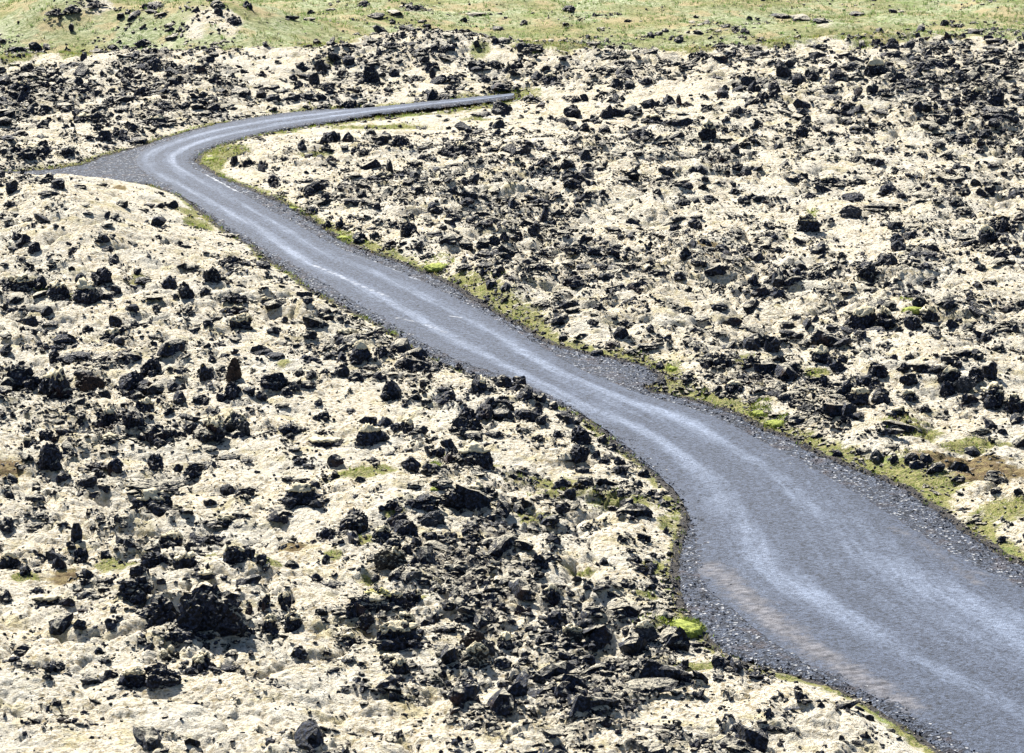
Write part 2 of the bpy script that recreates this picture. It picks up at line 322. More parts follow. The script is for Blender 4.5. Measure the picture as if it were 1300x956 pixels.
(0,2): """200,120,380,285,b=the great upright boulder|great upright black boulder near the left edge, capped by pinnacle
250,45,300,110,s;385,180,540,262,br=the flat-topped slab boulder|flat-topped reddish black slab right of the great upright boulder
375,145,480,185,bg;20,140,190,240,b;595,150,740,238,b=the slanting dark block|slanting black block in front of a taller one, left
720,85,830,190,b;695,205,800,265,b;1020,120,1080,195,pr;1150,90,1222,205,sr=the reddish pillar|reddish brown upright pillar of lava, left middle ground
1135,205,1225,285,b;875,250,945,320,b;885,195,970,250,o;1095,110,1150,165,b;1100,260,1150,310,b;975,275,1035,315,b
1020,345,1145,500,b=the tall cleft boulder|tall black half of the split boulder, left of road
1130,370,1265,480,bg;690,385,935,525,o=the crown-like outcrop|wide crown-like black outcrop left of the split boulder
480,310,640,440,o;620,360,740,440,b;640,275,810,380,o;315,320,385,375,b;385,280,430,320,b;80,410,200,465,o
150,420,305,515,o=the peaked outcrop at left|peaked black outcrop on pale moss, left side
90,470,200,545,o;200,540,320,655,s=the leaning crag|leaning black crag shaped like a boot, left side
520,530,605,570,l;480,470,620,525,o;750,570,840,645,b;880,620,935,668,b;930,635,1030,695,b;930,400,1000,455,b;980,430,1060,505,b
665,755,885,868,b=the dark trapezoid boulder|wide dark trapezoid boulder under a ribbed rock shelf, left
620,700,920,770,l;1110,720,1190,780,b;1195,735,1300,785,b;545,595,630,665,b;385,600,540,650,o;285,660,360,715,b;400,695,490,750,bg;135,770,240,812,l
0,5,60,75,b;220,5,345,45,o;595,55,645,90,b;810,45,855,75,b;1060,68,1097,100,b;860,120,975,170,o;840,345,888,382,b=the round stone|small round black stone alone between larger outcrops, left
1175,460,1235,495,p;950,600,1090,640,l;1000,530,1100,560,l;380,370,440,430,o;0,740,95,810,o;0,300,30,390,b;35,670,90,715,b;230,390,330,420,l;335,45,465,85,l;1030,810,1100,845,b;460,640,545,700,o;1100,570,1210,605,l;350,540,380,590,b;1230,600,1290,630,l""",
(1,2): """480,0,590,90,b;590,5,690,90,o;715,5,790,55,b
635,140,740,290,b=the stacked tower|tall stacked black rock tower just left of the road
595,150,650,195,b;785,85,845,150,b;710,75,800,145,o;835,185,885,225,b;1010,95,1055,150,b=the stone on the road edge|black stone right on the left edge of the road
1075,150,1170,265,b=the ragged rock at the road edge|ragged black rock overlapping the left road edge, middle
1215,165,1300,235,b;460,150,545,200,b;390,122,470,172,b;310,125,395,175,o;260,140,310,190,b;195,130,250,180,b
15,165,160,250,b=the two-tone boulder|black boulder with a grey speckled front, left of centre
165,195,210,245,b;235,208,305,248,b;130,232,185,280,b;0,250,60,310,b;80,400,265,465,o=the long low outcrop|long low black outcrop on pale moss, left of centre
140,465,195,500,b;290,435,380,475,o;290,330,400,405,o;295,290,338,320,b=the tiny square stone|tiny square stone above a diagonal outcrop, left of centre
510,432,635,530,b=the cube in the moss|rough black cube standing in pale moss, centre left
515,385,610,430,b;615,375,690,435,b;690,365,825,465,o=the knobbly outcrop|knobbly black outcrop behind and right of the rough cube
780,430,870,475,b;985,395,1140,478,b;1025,335,1110,400,b;1120,325,1200,400,b;1055,450,1150,500,l;1150,445,1245,485,l
905,262,1010,315,p=the low black gable|low gable-shaped black rock left of the road
890,490,975,605,o;975,495,1050,590,o;1005,520,1210,632,b=the black dome boulder|big smooth black dome boulder in the centre
835,290,890,320,b;145,730,360,830,b=the long lumpy boulder|long lumpy black boulder left of a green grass strip
160,580,300,630,o;365,580,440,640,s;360,640,440,705,o;230,630,300,655,l;500,690,560,720,b;760,725,860,762,b=the flat stone by the green shoot|low flat black stone beside a small green shoot, centre
735,590,835,655,b;840,625,940,670,b;885,685,1000,740,l;1040,700,1215,800,o;770,790,930,866,b;925,765,1090,866,b=the black ridge at centre|high black lava ridge at the top of the stony slope, centre
620,800,760,866,o;50,840,210,868,l;270,490,460,535,l;555,585,625,618,b;210,55,330,115,o;60,60,150,95,l;780,265,840,298,b;1165,280,1215,330,b;1215,345,1280,390,b;545,125,620,150,b;185,695,260,725,l;270,700,330,740,b;880,220,1020,260,o;1150,510,1190,535,b;320,670,380,720,o;100,315,175,340,l;460,335,510,370,l;840,100,900,180,o""",
(2,2): """0,165,75,240,b;15,235,100,300,b=the boulder above the red tuft|black boulder at the road edge beside a reddish tuft
95,245,140,290,b;290,420,400,525,b=the big bank boulder|big angular black boulder in the bank left of road
290,555,400,630,b;120,395,175,440,b;175,310,230,350,b;430,470,490,520,b;320,635,395,670,b;205,695,310,755,b
310,718,365,755,by=the yellow-capped stone|black stone with a yellow lichen cap on olive moss
330,680,415,735,b;590,690,690,745,o;465,500,555,560,o;1150,60,1300,140,o;940,50,1120,145,o=the rubble mound past the lay-by|mound of broken black lava right of the gravel lay-by
1060,205,1200,270,o;45,815,105,855,b;215,820,285,862,b;485,830,545,866,b;265,755,330,810,b;440,580,500,620,b;640,640,700,690,b;0,425,100,465,o;1200,160,1290,200,o;400,530,470,590,o;500,620,600,690,o;180,440,280,500,o;100,460,180,510,o;240,340,320,400,o;400,40,470,80,b;840,150,950,210,o;960,140,1050,190,o;1190,270,1290,310,o;560,40,680,80,o;700,100,800,150,o;640,20,760,50,l""",
(3,2): """215,20,315,108,b=the leaning black slab|leaning black slab alone above the big rubble crag, right
355,70,405,108,p=the little black triangle|little black triangular rock beside the leaning slab, right
500,110,615,190,b;310,105,400,165,b;235,130,330,240,o;330,195,440,290,b;430,150,595,250,o=the rubble crag|large crag of broken black lava right of the road
395,250,520,325,b;530,250,615,325,p;865,140,990,215,b;875,200,950,270,p;1010,130,1100,215,b
1090,115,1160,200,s=the peak of the right-hand crag|pointed peak of the large crag near the right edge
940,180,1060,255,bg;1075,200,1200,330,b;1190,245,1300,370,b=the boulder on the right edge|big black boulder cut by the right edge of the picture
1225,355,1290,415,b;1125,255,1190,330,p;610,320,720,390,o;640,240,775,310,o;730,310,855,365,o;650,110,740,180,o;670,170,765,225,b;0,95,35,180,b;45,150,100,195,b;20,205,120,250,o;50,262,105,300,b
520,555,595,620,bg=the tilted slab by the verge|tilted grey-faced slab at the grassy right verge
990,530,1080,580,b;690,565,770,620,b;770,565,835,615,b;590,505,665,540,l;720,610,800,655,b;805,620,900,670,b;930,600,1020,655,b;1090,675,1220,730,b=the dark rock in brown moss|dark low rock in brown moss, lower right edge
1125,745,1180,785,b;930,695,1005,730,b;330,550,380,585,b;80,375,130,412,b=the stone by the lime moss|dark stone just right of lime moss on the verge
440,525,480,580,b;165,340,250,385,o;345,370,420,430,o;925,30,1030,75,lr;1035,35,1100,90,b;1130,20,1205,55,b;310,0,355,25,b;1250,755,1300,790,b;860,58,910,82,b;695,60,745,88,b;850,380,925,400,l;70,290,195,345,o;940,98,985,140,b;1160,440,1215,480,bm;1000,440,1130,480,bm;980,260,1070,310,bm;1100,660,1180,690,l;620,60,660,90,b""",
(0,3): """0,20,75,105,b;120,5,270,45,o;110,50,235,90,l
1035,0,1270,70,o=the dark low outcrop|dark low outcrop with ragged top, lower left middle
785,105,930,180,b;625,130,695,190,b;580,15,625,50,b;960,110,1190,170,o;715,205,865,275,b;860,185,1010,290,o=the twisted outcrop|twisted slabby outcrop just behind the biggest rock mass
1125,180,1250,265,b;1215,165,1300,240,b;375,180,460,260,b;365,60,415,155,s;480,185,580,245,o;265,225,340,290,b;0,215,105,290,b
95,265,160,325,b=the egg-shaped stone|egg-shaped dark stone with grass at its foot, lower left
400,280,470,335,b;665,300,740,345,p;945,295,1140,350,o
615,350,765,450,s=the horned rock|black rock with a curved horn, lower left
705,440,920,590,b=the left block of the biggest mass|left block of the biggest rock mass, lower left
900,380,1250,600,b=the biggest rock mass|biggest dark lava mass of all, round-backed, lower left
130,365,250,415,o;0,400,70,465,b;150,425,300,475,l;310,440,385,478,b;500,360,555,398,b;390,400,495,440,b;375,545,442,595,b=the small round-topped stone|small round-topped stone on smooth pale moss, lower left
390,480,465,510,l;535,560,590,605,p;190,760,340,825,o=the clump by the bottom left|clump of black knobs close to the bottom left corner
80,670,175,718,b;10,720,135,760,o;480,685,530,722,b;500,720,580,775,o;210,815,270,852,b;85,765,180,800,o;800,690,920,770,om;930,690,1105,820,o
820,600,1045,685,o;675,630,790,680,o;600,790,760,890,b=the blackest boulder at the bottom|blackest boulder, at the bottom edge left of centre
740,775,915,880,b;1040,775,1230,815,l;1190,550,1300,640,o;1150,665,1178,690,b;530,800,600,850,b;1260,700,1290,735,b;1230,430,1300,530,o;480,10,560,45,o;590,60,670,100,o;560,470,590,510,b""",
(1,3): """425,0,575,130,b=the knobbly boulder|large knobbly black boulder below the long lumpy boulder
300,55,435,150,o;595,65,690,148,b;690,40,820,135,b;660,130,740,185,bg;670,0,780,60,b;830,0,960,70,bg=the grey-topped ridge block|grey-topped angular block on the black ridge, centre
75,0,180,45,p;0,180,60,260,b;0,390,90,500,o;80,370,190,500,o;0,500,140,620,o=the rubble tongue|tongue of broken lava right of the biggest mass
145,510,245,605,b=the angular end block|angular block ending the rubble right of the biggest mass
145,240,215,278,b;320,340,425,380,l;300,500,365,535,b;280,308,345,345,b;375,485,470,540,l;455,455,560,530,b;475,395,600,480,l
555,455,690,525,b;540,400,690,470,bM=the moss-capped boulder|boulder with a pale yellow-green moss cap, bottom centre
665,375,760,480,b;760,390,850,475,b;500,530,600,610,b;605,570,840,690,b=the dark gabled boulder|wide dark gabled boulder below the moss-capped boulder
725,490,830,610,b;590,190,750,290,bm;675,285,750,345,b;760,295,865,350,bg=the grey flat boulder|smooth grey flat boulder at the left of the rubble slope
815,345,885,380,b;740,170,790,220,b;380,625,555,715,o=the clump on bare moss|spiky black clump on bare pale moss, bottom centre left
175,695,260,755,b;605,715,735,775,o;670,760,790,830,b;860,500,930,570,b;915,565,1040,620,l;1025,600,1160,680,br;1130,640,1220,720,bg;1215,590,1300,700,b;1115,545,1240,600,bg
1205,740,1300,800,b;1155,480,1215,540,b;1075,130,1145,170,b;970,275,1060,320,bg;335,705,385,735,l;365,785,430,820,l;580,325,630,360,b;855,115,920,150,b;165,120,210,160,b;1060,50,1140,80,b;1170,255,1250,290,b;960,90,1030,130,o;1000,200,1070,250,o;910,370,980,420,o;1020,400,1100,450,o;1100,320,1180,370,o;1220,450,1290,510,o;940,460,1010,510,b;1010,520,1100,560,b;700,820,760,866,bm;1040,680,1190,790,bm;860,820,960,880,bm;920,690,1050,740,bm""",
(2,3): """90,215,180,292,b=the squat black block|squat jet-black block on pale moss left of the road
145,200,208,242,b;175,118,245,155,p=the flat triangle|flat triangular stone just behind the squat black block
445,240,485,275,p;585,228,655,265,p=the black wedge by the verge|black wedge on moss near the road's left verge
530,112,583,150,b;635,105,700,150,by;630,565,740,640,bg=the rock by the lime patch|grey-topped rock touching the brightest lime moss patch
155,355,255,392,l;155,400,245,485,b;500,500,580,545,b;465,585,500,620,by;395,655,440,710,s;455,765,550,825,b;1010,745,1085,795,b=the gravel-edge stone|black rounded stone near bottom gravel edge of road
180,500,280,560,b;330,540,420,590,b;140,605,215,650,b;360,490,460,530,b;295,460,355,490,by;350,60,430,100,o;565,180,630,210,o;680,755,760,790,b;0,600,50,690,b;0,730,135,780,o;300,730,370,770,b
565,650,625,700,bg;615,535,655,560,b;750,500,815,535,b;250,580,355,660,bm;270,395,322,420,b;1080,755,1130,785,b;0,390,100,450,o;10,470,70,520,b;110,330,170,360,b;420,340,500,380,l;520,350,600,385,by;560,770,640,810,b;770,740,850,780,o;850,760,900,810,b;640,740,690,770,b;840,830,930,870,o;360,780,420,820,b;250,640,300,680,bg;220,830,330,870,b;560,600,610,620,l""",
(3,3): """1000,20,1110,70,om;1165,115,1215,150,b=the stone at the right gravel edge|small dark stone between gravel and grass, right edge
1250,330,1290,345,l""",
}
# ------------------------------------------------------------------ materials
MOSS = (.62, .572, .47)
def mat_ground():
    g = NT('mossy_ground', .95, .15); p = g.pos()
    a = g.noise(p, 1.1, 4); b = g.noise(p, 7, 4, .6); c = g.noise(p, 30, 3, .6); e = g.noise(p, .28, 3)
    col = g.mix(g.ramp(b, .33, .56), (.33, .265, .155), MOSS)
    col = g.mix(g.ramp(e, .42, .68, 0, .5), col, (.52, .51, .46))
    col = g.mix(g.ramp(a, .52, .70, 0, .6), col, (.40, .345, .17))
    col = g.mix(g.ramp(g.math('ADD', g.math('MULTIPLY', c, .5), g.math('MULTIPLY', b, .5)), .56, .64, 0, .65), col, (.12, .09, .06))
    d1 = g.noise(p, 4.3, 6, .75, .6)
    col = g.mix(g.ramp(d1, .53, .66, 0, .65), col, (.20, .16, .09)); col = g.mix(g.ramp(d1, .47, .34, 0, .5), col, (.70, .67, .58))
    at = g.attr('cover'); sep = g.n('ShaderNodeSeparateColor'); g.l(at.outputs['Color'], sep.inputs[0])
    gr, br, dk = sep.outputs[0], sep.outputs[1], sep.outputs[2]
    n1 = g.noise(p, 3.2, 5, .65); n2_ = g.noise(p, 14, 3, .6)
    green = g.mix(g.ramp(n1, .35, .65), (.07, .10, .018), (.22, .23, .06))
    green = g.mix(g.ramp(n2_, .42, .62, 0, .75), green, (.34, .29, .16))
    brown = g.mix(g.ramp(n1, .4, .65), (.13, .09, .045), (.25, .20, .09))
    dirt = g.mix(g.ramp(n2_, .35, .6), (.012, .013, .017), (.09, .082, .075))
    lo = g.noise(p, .13, 3, .6); lo2 = g.noise(p, .3, 4, .65)
    gy = g.n('ShaderNodeSeparateXYZ'); g.l(p, gy.inputs[0]); farf = g.ramp(gy.outputs[1], 190, 212)
    green = g.mix(g.math('MULTIPLY', g.ramp(lo, .34, .60), farf), green, g.mix(g.ramp(n1, .4, .6), (.17, .21, .085), (.40, .42, .27)))
    green = g.mix(g.math('MULTIPLY', g.ramp(lo2, .50, .62, 0, .85), farf), green, (.38, .31, .17)); green = g.mix(g.ramp(lo2, .30, .42, .6, 0), green, (.17, .25, .06))
    def thr(f, amt=.35):                                # ragged edge of the patch
        s_ = g.math('ADD', f, g.math('MULTIPLY', g.math('SUBTRACT', n1, .5), amt*2.4)); return g.ramp(s_, .38, .62)
    col = g.mix(thr(br), col, brown); col = g.mix(thr(gr), col, green); col = g.mix(thr(dk), col, dirt)
    g.col(col)
    rg = g.math('ABSOLUTE', g.math('SUBTRACT', g.noise(p, 3.3, 4, .6), .5))
    g.nrm(g.bump(c, .04, 1, g.bump(b, .20, .95, g.bump(rg, .22, .6))))
    return g.m
def mat_meadow():
    return None
def mat_rock(name, dark, lite, moss=.6, yellow=False, red=False):
    g = NT(name, .6, .16); p = g.pos()
    a = g.noise(p, 2.3, 4); b = g.noise(p, 11, 5, .65); c = g.noise(p, .35, 3); f = g.noise(p, 38, 2, .6)
    col = g.mix(g.ramp(b, .42, .66), dark, lite)
    if red: col = g.mix(g.ramp(a, .4, .6, 0, .5), col, (.05, .033, .03))
    else: col = g.mix(g.ramp(g.noise(p, .9, 2), .62, .72, 0, .5), col, (.07, .04, .035))
    col = g.mix(g.ramp(f, .6, .75, 0, .25), col, (.07, .08, .105))
    yl = g.noise(p, 6.3, 3)
    near = g.ramp(c, .35, .65, 0, 1)
    geo = g.n('ShaderNodeNewGeometry'); sx = g.n('ShaderNodeSeparateXYZ'); g.l(geo.outputs['True Normal'], sx.inputs[0])
    up = sx.outputs[2]
    u = g.math('ADD', up, g.math('MULTIPLY', g.math('SUBTRACT', b, .5), 1.7))
    u = g.math('ADD', u, g.math('MULTIPLY', g.math('SUBTRACT', c, .5), 1.5))
    mo = g.math('MULTIPLY', g.ramp(u, 1.30-moss, 1.50-moss), .95)
    col = g.mix(mo, col, g.mix(b, (.36, .32, .23), (.55, .51, .41)))
    yf = g.math('MULTIPLY', g.ramp(yl, .50 if yellow else .72, .58 if yellow else .76), g.ramp(up, .1, .5))
    col = g.mix(yf, col, (.40, .29, .04)); g.col(col)
    g.l(g.ramp(b, .3, .7, .45, .85), g.b.inputs['Roughness'])
    v = g.n('ShaderNodeTexVoronoi', Scale=9.0); g.l(p, v.inputs['Vector'])
    g.nrm(g.bump(f, .03, .8, g.bump(b, .12, .9, g.bump(v.outputs['Distance'], .12, .7))))
    return g.m
def mat_simple(name, ca, cb, scale, rough=.9, bump=.03, spec=.2):
    g = NT(name, rough, spec); p = g.pos(); a = g.noise(p, scale, 4, .65)
    g.col(g.mix(g.ramp(a, .35, .65), ca, cb)); g.nrm(g.bump(a, bump, .8)); return g.m
def mat_blades(name):
    g = NT(name, .7, .25); at = g.attr('tint')
    g.l(at.outputs['Color'], g.b.inputs['Base Color'])
    g.b.inputs['Subsurface Weight'].default_value = 0
    tr = g.n('ShaderNodeBsdfTranslucent'); g.l(at.outputs['Color'], tr.inputs[0])
    mx = g.n('ShaderNodeMixShader'); mx.inputs[0].default_value = .35
    g.l(g.b.outputs[0], mx.inputs[1]); g.l(tr.outputs[0], mx.inputs[2])
    g.l(mx.outputs[0], g.t.nodes['Material Output'].inputs[0]); return g.m
def mat_gravel():
    g = NT('black_gravel', .85, .2); p = g.pos()
    v = g.n('ShaderNodeTexVoronoi', Scale=14.0); g.l(p, v.inputs['Vector'])
    v2 = g.n('ShaderNodeTexVoronoi', Scale=31.0); g.l(p, v2.inputs['Vector'])
    s = g.n('ShaderNodeSeparateColor'); g.l(v.outputs['Color'], s.inputs[0])
    a = g.noise(p, 1.2, 4)
    col = g.mix(g.ramp(s.outputs[0], .2, 1, 0, 1), (.007, .010, .019), (.075, .093, .135))
    col = g.mix(g.ramp(a, .5, .72, 0, .6), col, (.075, .06, .062))
    col = g.mix(g.ramp(s.outputs[1], .93, .96, 0, .8), col, (.34, .35, .37)); g.col(col)
    g.nrm(g.bump(v2.outputs['Distance'], .02, .9, g.bump(v.outputs['Distance'], .05, 1))); return g.m
def mat_road():
    g = NT('worn_chip_asphalt', .6, .22); p = g.pos()
    at = g.attr('wear'); s = g.n('ShaderNodeSeparateColor'); g.l(at.outputs['Color'], s.inputs[0])
    track, patch, mud = s.outputs[0], s.outputs[1], s.outputs[2]
    v = g.n('ShaderNodeTexVoronoi', Scale=22.0); g.l(p, v.inputs['Vector'])
    vs_ = g.n('ShaderNodeSeparateColor'); g.l(v.outputs['Color'], vs_.inputs[0])
    v3 = g.n('ShaderNodeTexVoronoi', Scale=11.0); g.l(p, v3.inputs['Vector'])
    vt = g.n('ShaderNodeSeparateColor'); g.l(v3.outputs['Color'], vt.inputs[0])
    grain = g.math('ADD', g.math('MULTIPLY', vs_.outputs[0], .6), g.math('MULTIPLY', vt.outputs[0], .4))
    a = g.noise(p, .8, 4)
    uv = g.n('ShaderNodeUVMap'); mp = g.n('ShaderNodeMapping'); mp.inputs['Scale'].default_value = (2.6, .18, 1); g.l(uv.outputs[0], mp.inputs[0])
    st = g.noise(mp.outputs[0], 1, 4, .6)
    t = g.math('ADD', track, g.math('MULTIPLY', g.math('SUBTRACT', st, .5), .9)); t = g.math('ADD', t, g.math('MULTIPLY', g.math('SUBTRACT', a, .5), .5))
    t = g.ramp(t, .1, 1.15)
    dark = g.mix(grain, (.001, .0025, .006), (.082, .104, .158)); lite = g.mix(grain, (.035, .052, .092), (.22, .27, .375))
    col = g.mix(t, dark, lite)
    pm = g.ramp(g.math('ADD', patch, g.math('MULTIPLY', g.math('SUBTRACT', g.noise(p, 2.2, 5, .7), .5), 1.5)), .50, 1.0, 0, .75)
    col = g.mix(pm, col, (.50, .52, .56))
    mm = g.ramp(g.math('ADD', mud, g.math('MULTIPLY', g.math('SUBTRACT', g.noise(p, 1.7, 6, .75), .5), 1.8)), .3, 1.0)
    mp2 = g.n('ShaderNodeMapping'); mp2.inputs['Scale'].default_value = (.9, 3.0, 1); mp2.inputs['Rotation'].default_value = (0, 0, .35); g.l(uv.outputs[0], mp2.inputs[0])
    rp = g.noise(mp2.outputs[0], 1.6, 6, .7, .4)
    rp = g.math('ADD', g.math('MULTIPLY', rp, .5), g.math('MULTIPLY', g.noise(p, 5, 5, .7), .5))
    mudc = g.mix(g.ramp(rp, .35, .68), (.022, .022, .028), (.19, .19, .215))
    col = g.mix(mm, col, mudc); g.col(col)
    g.l(g.ramp(t, 0, 1, .85, .7), g.b.inputs['Roughness'])
    g.nrm(g.bump(v.outputs['Distance'], .022, .8)); return g.m
M_GROUND = mat_ground(); M_GRAVEL = mat_gravel(); M_ROAD = mat_road()
M_ROCK = mat_rock('black_lava', (.003, .0035, .006), (.045, .058, .105), .42)
M_RUBBLE = mat_rock('lava_rubble', (.003, .0035, .006), (.045, .058, .102), .52)
M_GREY = mat_rock('grey_lava', (.025, .029, .038), (.10, .108, .13), .35)
M_RED = mat_rock('reddish_lava', (.02, .017, .017), (.075, .05, .045), .25, red=True)
M_YEL = mat_rock('lichen_lava', (.012, .012, .015), (.05, .05, .055), .40, yellow=True)
M_MOSSY = mat_rock('mossy_lava', (.02, .02, .022), (.06, .06, .062), .95)
M_CAP = mat_simple('woolly_moss', (.42, .37, .25), (.60, .54, .40), 9, .95, .06)
M_YCAP = mat_simple('yellow_moss', (.40, .36, .10), (.58, .53, .30), 9, .95, .06)
M_LIME = mat_simple('lime_moss', (.11, .14, .02), (.33, .37, .08), 7, .9, .12)
M_BLADE = mat_blades('grass_blades')
# ------------------------------------------------------------------ ground
rng = np.random.default_rng(7)
# patches of other cover: photo centre, half width, half height, kind (g green, b brown, o olive), strength
PATCH = [(461,624,52,9,'g'),(690,616,70,12,'o'),(720,632,60,10,'o'),(600,600,50,5,'o'),(680,667,32,11,'o'),(835,717,25,10,'g'),(740,728,30,4,'o'),(790,640,60,14,'o'),(1225,570,45,12,'o'),(1210,590,80,10,'b'),(1260,605,60,14,'b'),
 (1280,650,60,20,'o'),(1190,615,50,10,'o'),(1150,535,50,8,'o'),(1250,560,60,12,'o'),(150,718,32,9,'g'),(32,734,20,6,'g'),(268,712,14,7,'o'),(343,733,22,6,'g'),(422,717,14,8,'g'),(371,703,20,9,'b'),(465,700,20,10,'o'),(90,735,30,12,'b'),
 (180,367,20,6,'o'),(240,268,22,10,'o'),(252,285,22,10,'g'),(60,384,28,4,'o'),(85,390,12,3,'g'),(155,330,60,20,'y'),(360,474,14,4,'o'),(845,660,14,12,'o'),(840,800,40,8,'o'),(890,850,60,8,'o'),(980,855,60,5,'g'),(150,243,12,4,'b'),
 (1000,52,40,6,'o'),(1220,62,90,10,'y'),(1150,120,60,6,'y'),(1200,165,60,10,'y'),(900,310,20,3,'b'),(905,323,14,2,'b'),(700,266,50,5,'y'),(480,160,90,6,'o'),(350,165,40,6,'o'),(400,200,30,5,'o'),(290,190,30,12,'g'),(275,205,14,10,'g'),(605,150,30,3,'o'),(110,60,60,10,'y'),
 (500,675,20,8,'o'),(530,770,18,6,'o'),(470,745,20,8,'o'),(630,700,20,8,'y'),(820,755,20,5,'g'),(1160,550,40,8,'g'),(10,600,26,12,'b'),(945,465,16,5,'g'),(1035,480,20,5,'g'),(830,590,10,10,'g')]
def cover(x, y, sd, d):
    g = np.zeros_like(x); b = np.zeros_like(x); k = np.zeros_like(x); px, py = proj(x, y, 0.2)
    for cx, cy, rx, ry, t in PATCH:
        e = np.exp(-(((px-cx)/rx)**2+((py-cy)/ry)**2)*.9)
        if t == 'g': g = np.maximum(g, e)
        elif t == 'b': b = np.maximum(b, e)
        elif t == 'y': b = np.maximum(b, e*.42)
        else: g = np.maximum(g, .75*e); b = np.maximum(b, .6*e)
    wv = 1.0+.9*fbm2(x/5, y/6, 2, 201)
    right = sstep(-3, 3, x-np.interp(y, [70, 100, 140, 180], [12, 4, -6, -14]))
    verge = np.exp(-(sd/(.75*wv*(.55+1.5*right)+.12))**2)*(sd > -.2)
    g = np.maximum(g, .8*verge*(1-.5*sstep(.3, .6, fbm2(x/2, y/2, 2, 207)))*sstep(-.6, 0, sd)); b = np.maximum(b, .45*verge)
    mead = sstep(-6, 6, d+12*fbm2(x/3.5, y/7, 4, 211)-1)
    bare = sstep(.0, .5, fbm2(x/6, y/10, 3, 215)+.2*gauss(x, y, 60, 22, 5, 7)+.5*gauss(x, y, 220, 50, 7, 6)+.1*gauss(x, y, 930, 35, 10, 7)-.22-.25*sstep(20, 45, d))
    g = np.maximum(g*(1-mead), mead*(1-bare*.8)); b = np.maximum(b*(1-mead), mead*.35)
    k = np.maximum(k, .9*np.exp(-(np.clip(sd, 0, None)/.22)**2))
    dd = density(x, y); k = np.maximum(k, (.42+.5*np.clip(dd-.6, 0, 1))*sstep(1.06-dd*.74-np.clip(dd-.6, 0, 1)*.7, 1.2-dd*.74-np.clip(dd-.6, 0, 1)*.7, clus(x, y))*(1-mead)*(sd > .3))
    return np.stack([g, b, k], -1)
def fan(nr, nc, d0, d1, hw, off=0):
    D = d0*(d1/d0)**np.linspace(0, 1, nr); U = np.linspace(-1, 1, nc)
    return D, U
Dn = 58*(300/58)**np.linspace(0, 1, 1500)
Dr = np.concatenate([[-4000, -1200, -300, -60, 0, 30, 45, 53], Dn, 300*(9000/300)**np.linspace(.03, 1, 40)])
Un = np.linspace(-1, 1, 1000); e = 1.12**np.arange(1, 46)
Ur = np.concatenate([-(1+.02*np.cumsum(e))[::-1], Un, 1+.02*np.cumsum(e)])
hw = .2*np.clip(Dr, 55, None)+5
Y = np.repeat(Dr[:, None], len(Ur), 1); X = hw[:, None]*Ur[None]
Zt, SD, DD = terrain(X.ravel(), Y.ravel())
CV = cover(X.ravel(), Y.ravel(), SD, DD)
ground = mk('ground', np.stack([X.ravel(), Y.ravel(), Zt], -1), grid_faces(len(Dr), len(Ur)), M_GROUND, smooth=True, attrs={'cover': CV})
ground['kind'] = 'structure'; ground['label'] = 'uneven lava field ground under pale woolly moss, turning to green meadow far off'

# ------------------------------------------------------------------ gravel shoulders and the asphalt
def road_z(x, y): return .22*gauss(x, y, 540, 138, 12, 9)+.03*fbm2(x/6, y/9, 2, 301)+.02*sstep(0, 1, 1+0*x)
g_ = .09
gx = np.arange(-31, 34, g_*1.0); gy = np.arange(64, 186, g_*1.6)
GX, GY = np.meshgrid(gx, gy); GSD = sdist(GX, GY)
GSD = GSD+.16*fbm2(GX*2.2, GY*2.2, 3, 305)
keep = GSD < 0
vid = np.full(GX.shape, -1)
cell = keep[:-1, :-1] & keep[1:, :-1] & keep[:-1, 1:] & keep[1:, 1:]
use = np.zeros(GX.shape, bool)
for a, b in ((0, 0), (1, 0), (0, 1), (1, 1)): use[a:a+cell.shape[0], b:b+cell.shape[1]] |= cell
vid[use] = np.arange(use.sum())
ci, cj = np.where(cell)
Fg = np.stack([vid[ci, cj], vid[ci, cj+1], vid[ci+1, cj+1], vid[ci+1, cj]], -1)
gX, gY, gS = GX[use], GY[use], GSD[use]
jx = .03*n2(gX*11, gY*11, 307); gZ = road_z(gX, gY)-.008-.10*sstep(-.25, .0, gS)+.025*n2(gX*7, gY*7, 309)*sstep(-2.5, -.5, gS)+.03*np.abs(n2(gX*2.5, gY*2.5, 311))*(gS > -.8)
gr = mk('gravel_shoulder', np.stack([gX+jx, gY, gZ], -1), Fg, M_GRAVEL, smooth=True); gr['kind'] = 'structure'; gr['label'] = 'dark loose gravel along both road sides, widening into a lay-by and a side track'

PAIR = [(653,122,653,125.5),(645,122.5,645,127),(600,128,600,134),(550,133.5,550,140),(500,138.5,500,146),(450,142.5,450,152),(400,144.5,400,158.5),(350,149,362,164),(305,155,325,171),(260,163,292,178),(218,177,262,187),(190,187,248,195),(172,200,240,204),(176,214,248,214),
 (203,233,270,226),(240,255,300,242),(285,285,338,264),(330,314,383,289),(380,342,430,314),(430,372,480,334),(480,402,530,354),(530,432,585,381),(580,458,640,411),(640,478,693,444),(690,500,742,472),(742,529,812,499),(788,562,893,524),(835,602,970,561),
 (866,640,1050,603),(884,690,1130,652),(884,730,1205,702),(935,782,1290,742),(1012,838,1370,780),(1098,882,1460,835),(1235,957,1570,895),(1400,1045,1760,1000)]
PA = np.array(PAIR, float); PL = flat(PA[:, 0], PA[:, 1]); PR = flat(PA[:, 2], PA[:, 3])
def catmull(P, n=14):
    P = np.vstack([2*P[0]-P[1], P, 2*P[-1]-P[-2]]); out = []
    for k in range(1, len(P)-2):
        for t in np.arange(n)/n:
            out.append(.5*((2*P[k])+(-P[k-1]+P[k+1])*t+(2*P[k-1]-5*P[k]+4*P[k+1]-P[k+2])*t*t+(-P[k-1]+3*P[k]-3*P[k+1]+P[k+2])*t**3))
    out.append(P[-2]); return np.array(out)
